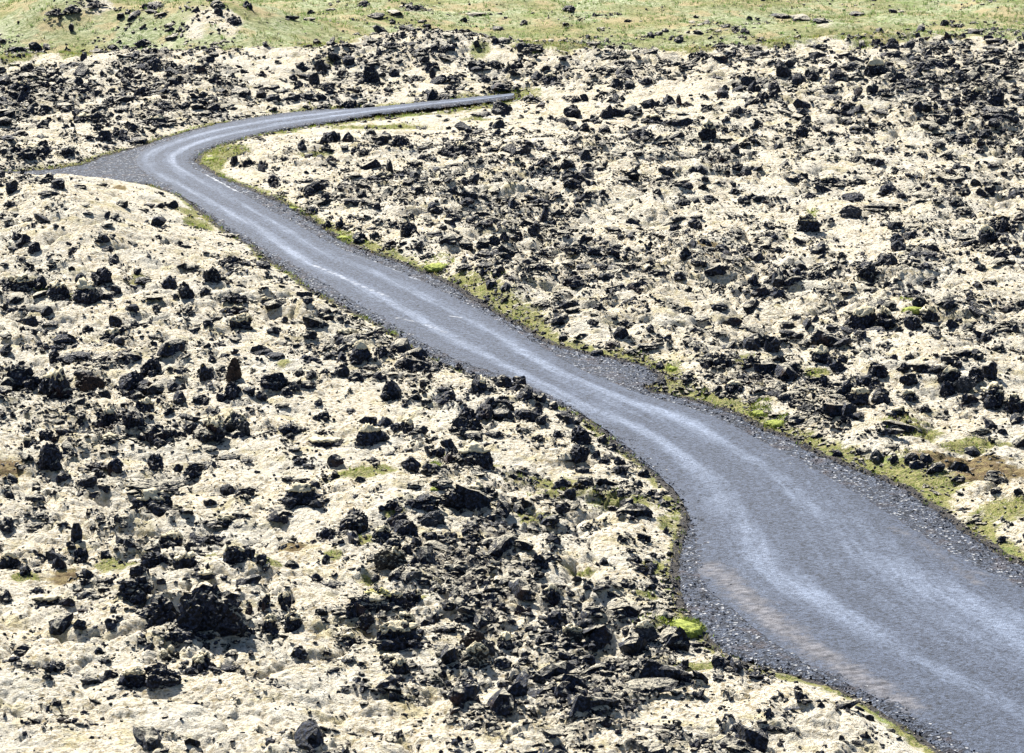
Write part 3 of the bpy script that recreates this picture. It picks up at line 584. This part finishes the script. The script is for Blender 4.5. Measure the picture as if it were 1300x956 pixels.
CL, CR = catmull(PL), catmull(PR)
ker = np.hanning(15); ker /= ker.sum()
def smo(P):
    Q = np.vstack([np.repeat(P[:1], 7, 0), P, np.repeat(P[-1:], 7, 0)]); return np.stack([np.convolve(Q[:, k], ker, 'valid') for k in (0, 1)], -1)
CL, CR = smo(CL), smo(CR)
mid = (CL+CR)/2; arc = np.concatenate([[0], np.cumsum(np.hypot(*np.diff(mid, axis=0).T))])
ns = int(arc[-1]/.11); sS = np.linspace(0, arc[-1], ns)
def rs(P): return np.stack([np.interp(sS, arc, P[:, k]) for k in (0, 1)], -1)
L_, R_ = rs(CL), rs(CR); nc = 64; tt = np.linspace(0, 1, nc)
wid = np.hypot(*(R_-L_).T)
eL = .10*fbm2(sS*1.3, sS*0, 3, 321)+.05; eR = .10*fbm2(sS*1.3, sS*0+9, 3, 323)+.05
tL = eL/wid; tR = 1-eR/wid
TT = tL[:, None]+(tR-tL)[:, None]*tt[None]
RX = L_[:, None, 0]*(1-TT)+R_[:, None, 0]*TT; RY = L_[:, None, 1]*(1-TT)+R_[:, None, 1]*TT
RZ = road_z(RX, RY)+.018*np.clip(np.minimum(tt, 1-tt)/.06, 0, 1)[None]+.03*(1-(2*tt-1)**2)[None]+.006*n2(RX*3, RY*3, 331)
U_ = TT*wid[:, None]; S_ = np.repeat(sS[:, None], nc, 1)
rpx, rpy = proj(RX, RY, 0.03)
# wheel tracks, by the lane fraction measured in the photograph
k_ = np.hanning(261); k_ /= k_.sum(); wsm = np.convolve(np.pad(wid, 130, mode='edge'), k_, 'valid')
TW = 1-(1-TT)*(wid/wsm)[:, None]
tr = np.exp(-((TW-.27)/.105)**2)+.9*np.exp(-((TW-.70)/.10)**2)
tr = tr*(.50+.35*fbm2(S_*.13, TT*3, 3, 333))+.35*fbm2(S_*.10, TT*9, 3, 335)+.20*np.exp(-((TT-.52)/.33)**4)
def line_mask(pts, wv):                              # distance to a polyline drawn on the ground
    P = flat(*np.array(pts, float).T); d2 = np.full(RX.shape, 1e9)
    for (ax, ay), (bx, by) in zip(P[:-1], P[1:]):
        ex, ey = bx-ax, by-ay; t = np.clip(((RX-ax)*ex+(RY-ay)*ey)/(ex*ex+ey*ey), 0, 1); d2 = np.minimum(d2, (RX-ax-t*ex)**2+(RY-ay-t*ey)**2)
    return np.exp(-d2/(wv*wv))
patch = np.zeros_like(RX)
for pts, wv, st in [(((437,323),(455,326),(485,335),(512,348)),.22,.62),(((398,338),(430,352),(470,370),(492,378)),.24,.62),(((505,405),(530,410),(570,425)),.26,.62),(((572,403),(585,405)),.15,.8),
    (((522,353),(535,357)),.16,.8),(((965,577),(985,583),(1005,590)),.24,.45),(((330,252),(300,243),(262,222)),.25,.8),(((245,200),(250,212),(262,222)),.3,.6),(((165,205),(178,220),(190,228)),.25,.55),(((640,415),(690,440)),.3,.4)]:
    patch = np.maximum(patch, st*line_mask(pts, wv))
mud = np.maximum(.85*line_mask([(900,720),(930,745),(975,785),(1030,825),(1090,862),(1150,900)], .62), 0.6*line_mask([(1135,672),(1180,695),(1215,725),(1245,745)], .3))
mud = np.maximum(mud, .5*line_mask([(1240,728),(1300,745),(1360,775)], .35))
rd = mk('road', np.stack([RX, RY, RZ], -1).reshape(-1, 3), grid_faces(ns, nc), M_ROAD, smooth=True, uv=np.stack([U_, S_], -1).reshape(-1, 2), attrs={'wear': np.stack([tr, patch, mud], -1).reshape(-1, 3)})
rd['kind'] = 'structure'; rd['label'] = 'narrow winding grey asphalt road with pale wheel tracks'

# ------------------------------------------------------------------ rock shapes
def ico(sub):
    import bmesh
    bm = bmesh.new(); bmesh.ops.create_icosphere(bm, subdivisions=sub, radius=1)
    V = np.array([v.co[:] for v in bm.verts]); Fc = np.array([[v.index for v in f.verts] for f in bm.faces]); bm.free(); return V, Fc
ICO = {s: ico(s) for s in (1, 2, 3, 4)}
def ridge(q, seed): return (1-np.abs(n3(q, seed)))**2
def chunk(r, sub=3, kind='b', seed=0, cuts=5, rough=1.0):
    V, Fc = ICO[sub]; V = V.copy(); N0 = V.copy(); q = V+r.uniform(0, 90, 3)
    A = np.linalg.qr(r.normal(size=(3, 3)))[0]; q = q@A
    R_ = 1+rough*(.42*n3(q*1.3, seed)+.34*(ridge(q*2.3, seed+1)-.45))
    if sub >= 2: R_ = R_+rough*.26*(ridge(q*4.6, seed+2)-.45)
    if sub >= 3: R_ = R_+rough*.20*(ridge(q*9.1, seed+3)-.45)
    if sub >= 4: R_ = R_+rough*.12*(ridge(q*18, seed+4)-.45)
    V = N0*R_[:, None]
    for _ in range(cuts):
        n = r.normal(size=3); n /= np.linalg.norm(n)
        if abs(n[2]) > .85: continue
        c = r.uniform(.5, .95); d = V@n; V -= np.outer(np.clip(d-c, 0, None)*r.uniform(.55, .85), n)
    z = V[:, 2]; z = (z-z.min())/(np.quantile(z, .985)-z.min())
    if kind == 's':
        k = (1.0-.30*z**1.5)*(1+.55*np.clip(z-.5, 0, .5)*2); V[:, 0] = V[:, 0]*k+r.uniform(-.3, .3)*z; V[:, 1] *= k
    elif kind == 'p':
        k = (1.1-.62*z)*(1+.3*np.clip(z-.5, 0, .5)*2); V[:, 0] = V[:, 0]*k+r.uniform(-.35, .35)*z; V[:, 1] *= k
    elif kind == 'l': z = z**.8
    else:
        k = 1.08-.16*z; V[:, :2] *= k[:, None]
    V[:, 2] = z-.36                                       # the lowest third lies in the ground
    top = V[:, 2] > -.05
    for k in (0, 1):
        lo, hi = V[top, k].min(), V[top, k].max(); V[:, k] = (V[:, k]-lo)/(hi-lo)-.5
    V[:, 2] /= .64
    return V, Fc
def rock_geo(r, w, d, h, kind, sub, seed, tight=False):
    """pieces of one rock: (part name, vertices, faces); w wide, d deep, h high above the ground"""
    P = []
    if kind in 'bspl':
        V, Fc = chunk(r, sub, kind, seed, 5)
        many = kind == 'b' and w > .9*h or kind == 'l'
        s0 = .86 if many else 1
        P.append(['main_block', V*[s0, .9, 1]+[r.uniform(-.5, .5)*(1-s0), 0, 0], Fc])
        for _ in range(r.integers(2, 6) if many else r.integers(1, 4)):
            V2, F2 = chunk(r, max(2, sub-1), 'bbl'[r.integers(0, 3)], seed+_*7, 3); s = r.uniform(.26, .55)
            P.append(['broken_block', V2*[s, s*r.uniform(.7, 1.1), r.uniform(.25, .75)]+[r.uniform(-.5+s/2, .5-s/2), r.uniform(-.55, .25), 0], F2])
    else:                                                  # outcrop: clinker fused into a low uneven heap
        n = int(np.clip(8+11*w*max(d, .5), 10, 46))
        for k in range(n):
            V2, F2 = chunk(r, max(2, sub-1) if k < n*.4 else 2, 'bbbpls'[r.integers(0, 6)], seed+k*3, 2)
            rr = r.uniform(0, 1)**.6*.5 if k > 3 else r.uniform(0, .28); th = r.uniform(0, 6.28)
            x, y = rr*math.cos(th), rr*math.sin(th)
            sx = r.uniform(.26, .42) if k < 4 else r.uniform(.09, .24); hh = (1-(rr/.5)**2)*.7+.3
            hh *= r.uniform(.65, 1) if k < 4 else r.uniform(.3, .85)
            th = r.uniform(0, 6.28); c, s = math.cos(th), math.sin(th)
            Q = V2.copy(); Q[:, 0], Q[:, 1] = Q[:, 0]*c-Q[:, 1]*s, Q[:, 0]*s+Q[:, 1]*c
            tl = r.uniform(-.6, .6); Q[:, 2] = Q[:, 2]*hh+tl*Q[:, 0]*sx
            P.append(['ridge_block' if k < 4 else 'broken_block', Q*[sx, min(sx*w/d, .6)*r.uniform(.7, 1.1), 1]+[x*(1-sx*.6)*(.62 if tight else 1), y*(.62 if tight else 1), 0], F2])
        zm = max(p[1][:, 2].max() for p in P)
        for p in P: p[1][:, 2] /= zm
    for p in P: p[1] = p[1]*[w*1.16, d*1.1, h*1.02]
    return P
def merge(P):
    Vs, Fs, o = [], [], 0
    for _, V, Fc in P: Vs.append(V); Fs.append(Fc+o); o += len(V)
    return np.vstack(Vs), np.vstack(Fs)

# ------------------------------------------------------------------ the rocks read off the photograph
ent = []
for (tc, tr_), s in ROCKS.items():
    for line in s.split('\n'):
        for e_ in line.split(';'):
            f = e_.split('='); q = f[0].split(','); x0, y0, x1, y1 = [int(v)/4 for v in q[:4]]
            nick, lab = (f[1].split('|')+[None])[:2] if len(f) > 1 else (None, None)
            ent.append(dict(x0=x0+tc*325, x1=x1+tc*325, y0=y0+tr_*217, y1=y1+tr_*217, k=q[4][0], f=q[4][1:], nick=nick, lab=lab))
for i, e_ in enumerate(ent): e_['i'] = i; e_['a'] = (e_['x1']-e_['x0'])*(e_['y1']-e_['y0'])
ent.sort(key=lambda e_: (e_['nick'] is None, -e_['a']))
for i, e_ in enumerate(ent): e_['thing'] = i < 300
for e_ in ent:
    y1 = e_['y1']; Yd = float(flat(650, y1)[1]); dist = math.hypot(Yd, CAM_H); mpp = dist/F_PX; dep = CAM_H/dist
    w_ = (e_['x1']-e_['x0'])*mpp; tot = (e_['y1']-e_['y0'])*mpp; k = e_['k']
    if k == 'o': h_ = min(.56*tot, .36*w_+.1); d_ = (tot-h_*.9)/dep; d_ = min(max(d_, .5*w_), 2.0*w_, 4.5)
    elif k in 'b': h_ = min(.80*tot, .70*w_); d_ = min(max((tot-h_*.95)/dep*1.1, .65*w_), 1.2*w_)
    elif k == 'l': h_ = min(.6*tot, .4*w_); d_ = min(max((tot-h_*.95)/dep, .6*w_), 1.3*w_)
    else: h_ = min(tot*.9, 1.7*w_); d_ = .9*w_
    e_.update(w=w_, d=d_, h=max(h_, .1), cy=y1-.42*d_*dep/mpp)
cx = np.array([(e_['x0']+e_['x1'])/2 for e_ in ent]); by = np.array([e_['cy'] for e_ in ent])
hx, hy, hz = ground_hit(cx, by)
SHAPE = {'b': 'blocky', 's': 'upright', 'p': 'pointed', 'o': 'jagged', 'l': 'low flat'}
NAME = {'b': 'lava_boulder', 's': 'lava_spire', 'p': 'lava_boulder', 'o': 'lava_outcrop', 'l': 'flat_lava_rock'}
for i, e_ in enumerate(ent):
    e_['p'] = (hx[i], hy[i], hz[i])
marks = [e_ for e_ in ent if e_['nick']]
used = {}
def label_for(e_):
    ex, ey = (e_['x0']+e_['x1'])/2, e_['y1']
    best = min(marks, key=lambda m: math.hypot(((m['x0']+m['x1'])/2-ex), (m['y1']-ey)*1.6))
    dx = ex-(best['x0']+best['x1'])/2; dy = (ey-best['y1'])*1.6
    if abs(dx) > 2.2*abs(dy): dr = 'left of' if dx < 0 else 'right of'
    elif abs(dy) > 2.2*abs(dx): dr = 'behind' if dy < 0 else 'in front of'
    else: dr = ('behind' if dy < 0 else 'in front') + (' and left of' if dx < 0 else ' and right of')
    tone = 'reddish' if 'r' in e_['f'] else 'grey' if 'g' in e_['f'] else 'moss-grown' if 'm' in e_['f'].lower() else 'lichened' if 'y' in e_['f'] else 'black'
    return (SHAPE[e_['k']]+' '+tone+' rock', dr, best['nick'], math.hypot(dx, dy))
lab = {}
for e_ in ent:
    if e_['thing'] and not e_['nick']: k = label_for(e_); lab.setdefault(k[:3], []).append((k[3], e_))
for (what, dr, nick), L in lab.items():
    L.sort(key=lambda t: t[0])
    if len(L) == 1: L[0][1]['lab'] = f'{what} {dr} {nick}'
    else:
        for k, (_, e_) in enumerate(L): e_['lab'] = f"{['nearest','second','third','fourth','fifth','sixth','seventh','eighth'][k]} {what} {dr} {nick}"
def moss_cap(V, Fc, r, root, mat, zmin=.5, seed=0):
    P = V[Fc]; n = np.cross(P[:, 1]-P[:, 0], P[:, 2]-P[:, 0]); n /= np.linalg.norm(n, axis=1)[:, None]+1e-9
    c = P.mean(1); zt = V[:, 2].max()
    sel = (n[:, 2] > .25) & (c[:, 2] > zt*zmin) & (n3(c*2.2+5, seed) > -.45)
    F2 = Fc[sel]
    if len(F2) < 8: return
    ids = np.unique(F2); mp = np.zeros(len(V), int); mp[ids] = np.arange(len(ids)); V2 = V[ids].copy()
    V2 = V2+np.array([0, 0, .05])+.03*np.stack([n3(V2*5+k*7, seed+k) for k in range(3)], -1)
    o = mk('moss_cap', V2, mp[F2], mat, parent=root, smooth=True)
    sm = o.modifiers.new('thickness', 'SOLIDIFY'); sm.thickness = .05; sm.offset = -1
rubV, rubF, off = [], [], 0
rank = {id(e_): k for k, e_ in enumerate(sorted(ent, key=lambda q: -q['a']))}
for e_ in ent:
    r = np.random.default_rng(1000+e_['i'])
    sub = (4 if e_['a'] > 420 else 3) if e_['thing'] else 2
    P = rock_geo(r, e_['w'], e_['d'], e_['h'], e_['k'], sub, e_['i']*11, e_['thing'] and rank[id(e_)] >= 150)
    if e_['thing']:
        fl = e_['f']; m = M_RED if 'r' in fl else M_GREY if 'g' in fl else M_YEL if 'y' in fl else M_MOSSY if 'm' in fl else M_ROCK
        split = rank[id(e_)] < 150
        if split:                                         # a big one: its blocks and its moss are parts
            o = bpy.data.objects.new(NAME[e_['k']], None); COL.objects.link(o); o.empty_display_size = .2
            small = [p for p in P if p[0] == 'broken_block']; main = [p for p in P if p[0] != 'broken_block']
            for nm in ('main_block', 'ridge_block'):
                q = [p for p in main if p[0] == nm]
                if q: MV, MF = merge(q); mk(nm, MV, MF, m, parent=o)
            small.sort(key=lambda p: -np.ptp(p[1][:, 0]))
            for p in small: mk('broken_block', p[1], p[2], m, parent=o)
        else:
            MV, MF = merge(P); o = mk(NAME[e_['k']], MV, MF, m)
        o.location = e_['p']
        o['label'] = e_['lab']; o['category'] = 'lava rock'; o['group'] = 'lava rocks scattered over the mossy field'
        if 'M' in fl: moss_cap(MV, MF, r, o, M_YCAP, .35, e_['i'])
        elif split and ('m' in fl or r.uniform() < .45): moss_cap(MV, MF, r, o, M_CAP, .55, e_['i'])
    else:
        V, Fc = merge(P); rubV.append(V+np.array(e_['p'])); rubF.append(Fc+off); off += len(V)

# ------------------------------------------------------------------ countless smaller stones
def scatter(n, seed, d0=60, d1=285, spread=1.2):
    r = np.random.default_rng(seed); k = r.uniform(d0**2, d1**2, n)**.5; hw_ = (.178*k+2)*spread
    return r.uniform(-1, 1, n)*hw_, k, r
def place(n, size, seed, libs, d0, d1, yaw=True, thr=1.0, mode='field'):
    x, y, r = scatter(n, seed, d0, d1)
    sd = sdist(x, y); d = y-crest(x)
    den = density(x, y)
    cl = fbm2(x/1.6, y/2.2, 3, 401)*.9+.45*n2(x/5, y/8, 409); cl2 = fbm2(x/.55, y/.7, 2, 403)
    if mode == 'field':
        inmead = sstep(0, 5, d); mb = sstep(.02, .45, fbm2(x/6, y/9, 3, 415)+.5*gauss(x, y, 95, 12, 6, 6)+.4*gauss(x, y, 270, 45, 8, 6)+.4*gauss(x, y, 1040, 28, 9, 5)-.2*sstep(15, 40, d)); den = den*(1-inmead)+inmead*(.12+.55*mb)
        u = clus(x, y); pr = (.45+.55*den)*sstep(1.0-den*.74-np.clip(den-.6, 0, 1)*.7, 1.06-den*.74-np.clip(den-.6, 0, 1)*.7, u)+.05*den; pr = pr*(1-.6*gauss(x, y, 520, 150, 9, 9))
        pr = pr*(sd > .12)*np.where(sd < .9, .8, 1)
        pr = pr+(sd > .05)*(sd < 1.2)*.25*(den > .3)
    elif mode == 'fine':
        pr = (.16+.84*sstep(.9-den*.74-np.clip(den-.6, 0, 1)*.7, 1.05-den*.74-np.clip(den-.6, 0, 1)*.7, clus(x, y)))*(.3+den)*(sd > .02)*(1-sstep(0, 3, d))+.25*(sd > -.1)*(sd < .3)
    elif mode == 'gravel':
        pr = 1.0*(sd < .25)*(sd > -1.0)*np.exp(-np.abs(sd+.2)/.5)+(sd < -.2)*.05
    ok = r.uniform(size=n) < pr*thr
    x, y, sd, den = x[ok], y[ok], sd[ok], den[ok]; m = len(x)
    if mode == 'gravel': z = road_z(x, y)+.0*x
    else: z = terrain(x, y)[0]
    s = size[0]*(size[1]/size[0])**(r.uniform(size=m)**size[2])*(.75+.6*den)
    if mode == 'field': s = np.where(sd < 1.0, np.minimum(s, .14+.25*np.clip(sd, 0, 1)), s)
    Vs, Fs = [], []; o = 0; kind = r.integers(0, len(libs), m); th = r.uniform(0, 6.283, m)
    for k, (LV, LF) in enumerate(libs):
        idx = np.where(kind == k)[0]
        if not len(idx): continue
        a = r.uniform(.9, 1.6, len(idx)); b = r.uniform(.55, 1.1, len(idx)); hh = r.uniform(.45, .95, len(idx))
        c, sn = np.cos(th[idx]), np.sin(th[idx]); S = s[idx]
        P = LV[None]*np.stack([a*S, b*S, hh*S], -1)[:, None]
        tx = r.uniform(-.35, .35, len(idx))[:, None]; P = P.copy(); P[:, :, 2] += tx*P[:, :, 0]
        Xr = P[:, :, 0]*c[:, None]-P[:, :, 1]*sn[:, None]+x[idx][:, None]; Yr = P[:, :, 0]*sn[:, None]+P[:, :, 1]*c[:, None]+y[idx][:, None]
        Zr = P[:, :, 2]+(z[idx]-.02*hh*S)[:, None]
        Vs.append(np.stack([Xr, Yr, Zr], -1).reshape(-1, 3))
        Fs.append((LF[None]+(np.arange(len(idx))*len(LV))[:, None, None]).reshape(-1, 3)+o); o += len(idx)*len(LV)
    return np.vstack(Vs), np.vstack(Fs), m
lr = np.random.default_rng(5)
def lump(r, sub, seed):
    V, Fc = ICO[sub]; N0 = V; q = V+r.uniform(0, 90, 3)
    R_ = 1+.5*n3(q*1.4, seed)+.42*(ridge(q*2.4, seed+1)-.45)+(.30*(ridge(q*4.7, seed+2)-.45) if sub > 1 else 0)
    V = N0*R_[:, None]; 
    for _ in range(4): n = r.normal(size=3); n /= np.linalg.norm(n); V = V-np.outer(np.clip(V@n-r.uniform(.45, .8), 0, None)*.85, n)
    V = V*[1, r.uniform(.6, .95), r.uniform(.4, .85)]; A = np.linalg.qr(r.normal(size=(3, 3)))[0]; V = V@A; V -= V.mean(0)
    V = V/np.abs(V[:, :2]).max()*.5; V[:, 2] += .12; return V, Fc
lib2 = [lump(lr, 2, k*31) for k in range(28)]
lib1 = [lump(lr, 1, k*37) for k in range(14)]
counts = []
def skirt():
    global off
    r = np.random.default_rng(77); Vs = []; xs, ys, ss = [], [], []
    for e_ in ent:
        n = int(7+e_['a']/28); n = min(n, 110); th = r.uniform(0, 6.283, n); q = .7+r.exponential(.5, n)
        xs.append(e_['p'][0]+np.cos(th)*q*e_['w']*.5); ys.append(e_['p'][1]+np.sin(th)*q*(e_['d']*.5+.15)); ss.append((.1+e_['w']*.7)*r.uniform(.05, .30, n)*r.uniform(.4, 1, n))
    x, y, s = map(np.concatenate, (xs, ys, ss)); s = np.clip(s, .06, .55); z, sd, _ = terrain(x, y); ok = sd > .15; x, y, s, z = x[ok], y[ok], s[ok], z[ok]
    for k in range(len(x)):
        LV, LF = (lib2 if s[k] > .2 else lib1)[k % 10]; a = r.uniform(0, 6.283); c, sn = math.cos(a), math.sin(a)
        P = LV*[s[k]*r.uniform(.9, 1.5), s[k], s[k]*r.uniform(.35, .9)]
        P = np.stack([P[:, 0]*c-P[:, 1]*sn+x[k], P[:, 0]*sn+P[:, 1]*c+y[k], P[:, 2]+z[k]], -1); rubV.append(P); rubF.append(LF+off); off += len(P)
skirt()
for args in ((44000, (.22, .95, 2.0), 11, lib2, 60, 285), (250000, (.09, .34, 1.6), 12, lib1, 60, 285)):
    V, Fc, m = place(*args); rubV.append(V); rubF.append(Fc+off); off += len(V); counts.append(m)
V, Fc, m = place(260000, (.045, .16, 1.3), 13, lib1, 60, 170, mode='fine'); rubV.append(V); rubF.append(Fc+off); off += len(V); counts.append(m)
rub = mk('lava_rubble', np.vstack(rubV), np.vstack(rubF), M_RUBBLE); rub['kind'] = 'stuff'; rub['label'] = 'countless small black lava stones strewn through the pale moss'; rub['category'] = 'lava rubble'
V, Fc, m = place(260000, (.03, .085, 1.3), 14, lib1[:5], 60, 150, mode='gravel'); counts.append(m)
gs = mk('gravel_stones', V, Fc, M_GRAVEL); gs['kind'] = 'stuff'; gs['label'] = 'loose dark pebbles on the road shoulders'; gs['category'] = 'gravel'
print('rubble', counts, 'faces', sum(len(f) for f in rubF))

# ------------------------------------------------------------------ bright cushions of lime moss
LIME = [(861,798,26,9,'big lime green moss cushion beside the grey rock on left verge'),(965,526,11,6,'lime moss cushion behind its neighbour on the right verge'),(985,540,13,5,'flatter lime moss cushion in front of its neighbour on right verge'),
 (557,341,15,5,'lime moss strip on verge above the middle of the road'),(268,203,8,8,'lime green moss inside the sharp road bend'),(855,471,7,3,'tiny lime moss tuft by the end of the gravel lay-by'),(503,421,7,3,'small lime moss tuft at left road edge, mid picture'),
 (372,266,5,3,'little green moss tuft on verge just past the bend'),(438,303,8,5,'yellow-green moss tuft on right verge below the bend'),(1030,278,6,5,'bright green tuft beside a black crag, right field'),(552,624,5,4,'tiny green shoot beside a flat black stone'),(1160,396,13,3,'flat green moss patch on top of the three right boulders')]
for k, (px, py, rx, ry, lb) in enumerate(LIME):
    x, y, z = [v[0] for v in ground_hit(px, py)]; mpp = math.hypot(y, CAM_H)/F_PX; r = np.random.default_rng(600+k)
    V, Fc = ICO[4]; V = V.copy(); a = np.arctan2(V[:, 1], V[:, 0]); V[:, :2] *= (1+.25*n2(a*1.2+k*5, a*0+k, 9))[:, None]
    V = V*(1+.16*np.abs(n3(V*4+k*3, 71))+.1*n3(V*11, 72)[:])[:, None]
    V = V*[rx*mpp, min(ry*mpp/.24, rx*mpp*1.1), min(.22*rx*mpp+.05, .3)]; V[:, 2] += .03*n3(V*14, 73)
    o = mk('moss_cushion', V, Fc, M_LIME, smooth=True); o.location = (x, y, z-.02); o['label'] = lb; o['category'] = 'moss'; o['group'] = 'bright green moss cushions'

# ------------------------------------------------------------------ grass
def blades(x, y, z, r, hgt, per, wdt, pal):
    n = len(x); N = n*per; bx = np.repeat(x, per)+r.normal(0, 1, N)*np.repeat(hgt, per)*.45; by_ = np.repeat(y, per)+r.normal(0, 1, N)*np.repeat(hgt, per)*.45; bz = np.repeat(z, per)-.02
    h = np.repeat(hgt, per)*r.uniform(.5, 1.2, N); th = r.uniform(0, 6.283, N); ln = r.uniform(.1, .8, N)*h; ta = r.uniform(0, 6.283, N); wd = h*wdt
    A = np.stack([bx-np.cos(th)*wd, by_-np.sin(th)*wd, bz], -1); B = np.stack([bx+np.cos(th)*wd, by_+np.sin(th)*wd, bz], -1); T = np.stack([bx+np.cos(ta)*ln, by_+np.sin(ta)*ln, bz+h], -1)
    V = np.stack([A, B, T], 1).reshape(-1, 3); Fc = np.arange(N*3).reshape(-1, 3)
    pal = np.array(pal); c = pal[np.repeat(r.integers(0, len(pal), n), per)]*r.uniform(.7, 1.25, (N, 1)); return V, Fc, np.repeat(c, 3, 0)
PALV = [(.16,.22,.03),(.26,.27,.06),(.36,.31,.13),(.12,.19,.02),(.40,.35,.17),(.22,.30,.04)]
x, y, r = scatter(420000, 21, 60, 210); sd = sdist(x, y); d = y-crest(x); cv = cover(x, y, sd, d)
ok = (r.uniform(size=len(x)) < np.clip(cv[:, 0]-.3, 0, 1)*1.1) & (sd > -.05) & (d < 2) & (n2(x*1.5, y*1.5, 801) > -.35)
x, y = x[ok], y[ok]; z = terrain(x, y)[0]
V, Fc, T = blades(x, y, z, r, r.uniform(.05, .15, len(x))*(y/110)**.5, 7, .10, PALV)
x2, y2, r = scatter(90000, 22, 195, 300); d = y2-crest(x2); sd = sdist(x2, y2); cv = cover(x2, y2, sd, d)
ok = (r.uniform(size=len(x2)) < np.clip(cv[:, 0]-.4, 0, 1)*.8*(.4+.6*sstep(-.3, .4, n2(x2/3, y2/5, 811)))) & (d > 0); x2, y2 = x2[ok], y2[ok]; z2 = terrain(x2, y2)[0]
V2, F2, T2 = blades(x2, y2, z2, r, r.uniform(.08, .26, len(x2)), 6, .22, [(.16,.22,.07),(.24,.29,.11),(.36,.36,.20),(.18,.28,.09),(.42,.40,.26)])
xs, ys = [], []
r = np.random.default_rng(31)
for px, py, rx, ry, _ in LIME:
    n = int(25+rx*ry*1.2); a = r.uniform(0, 6.283, n); q = r.uniform(0, 1, n)**.5*1.35; fx, fy = flat(px+rx*q*np.cos(a), py+ry*q*np.sin(a)).T; xs.append(fx); ys.append(fy)
x3, y3 = np.concatenate(xs), np.concatenate(ys); z3 = terrain(x3, y3)[0]+.04
V3, F3, T3 = blades(x3, y3, z3, r, r.uniform(.05, .12, len(x3)), 7, .10, [(.13,.19,.03),(.22,.29,.04),(.33,.37,.08),(.10,.14,.02)])
gro = mk('grass', np.vstack([V, V2, V3]), np.vstack([Fc, F2+len(V), F3+len(V)+len(V2)]), M_BLADE, attrs={'tint': np.vstack([T, T2, T3])})
gro['kind'] = 'stuff'; gro['label'] = 'short green and straw-coloured grass on the road verges and far meadow'; gro['category'] = 'grass'
print('grass tufts', len(x), len(x2))
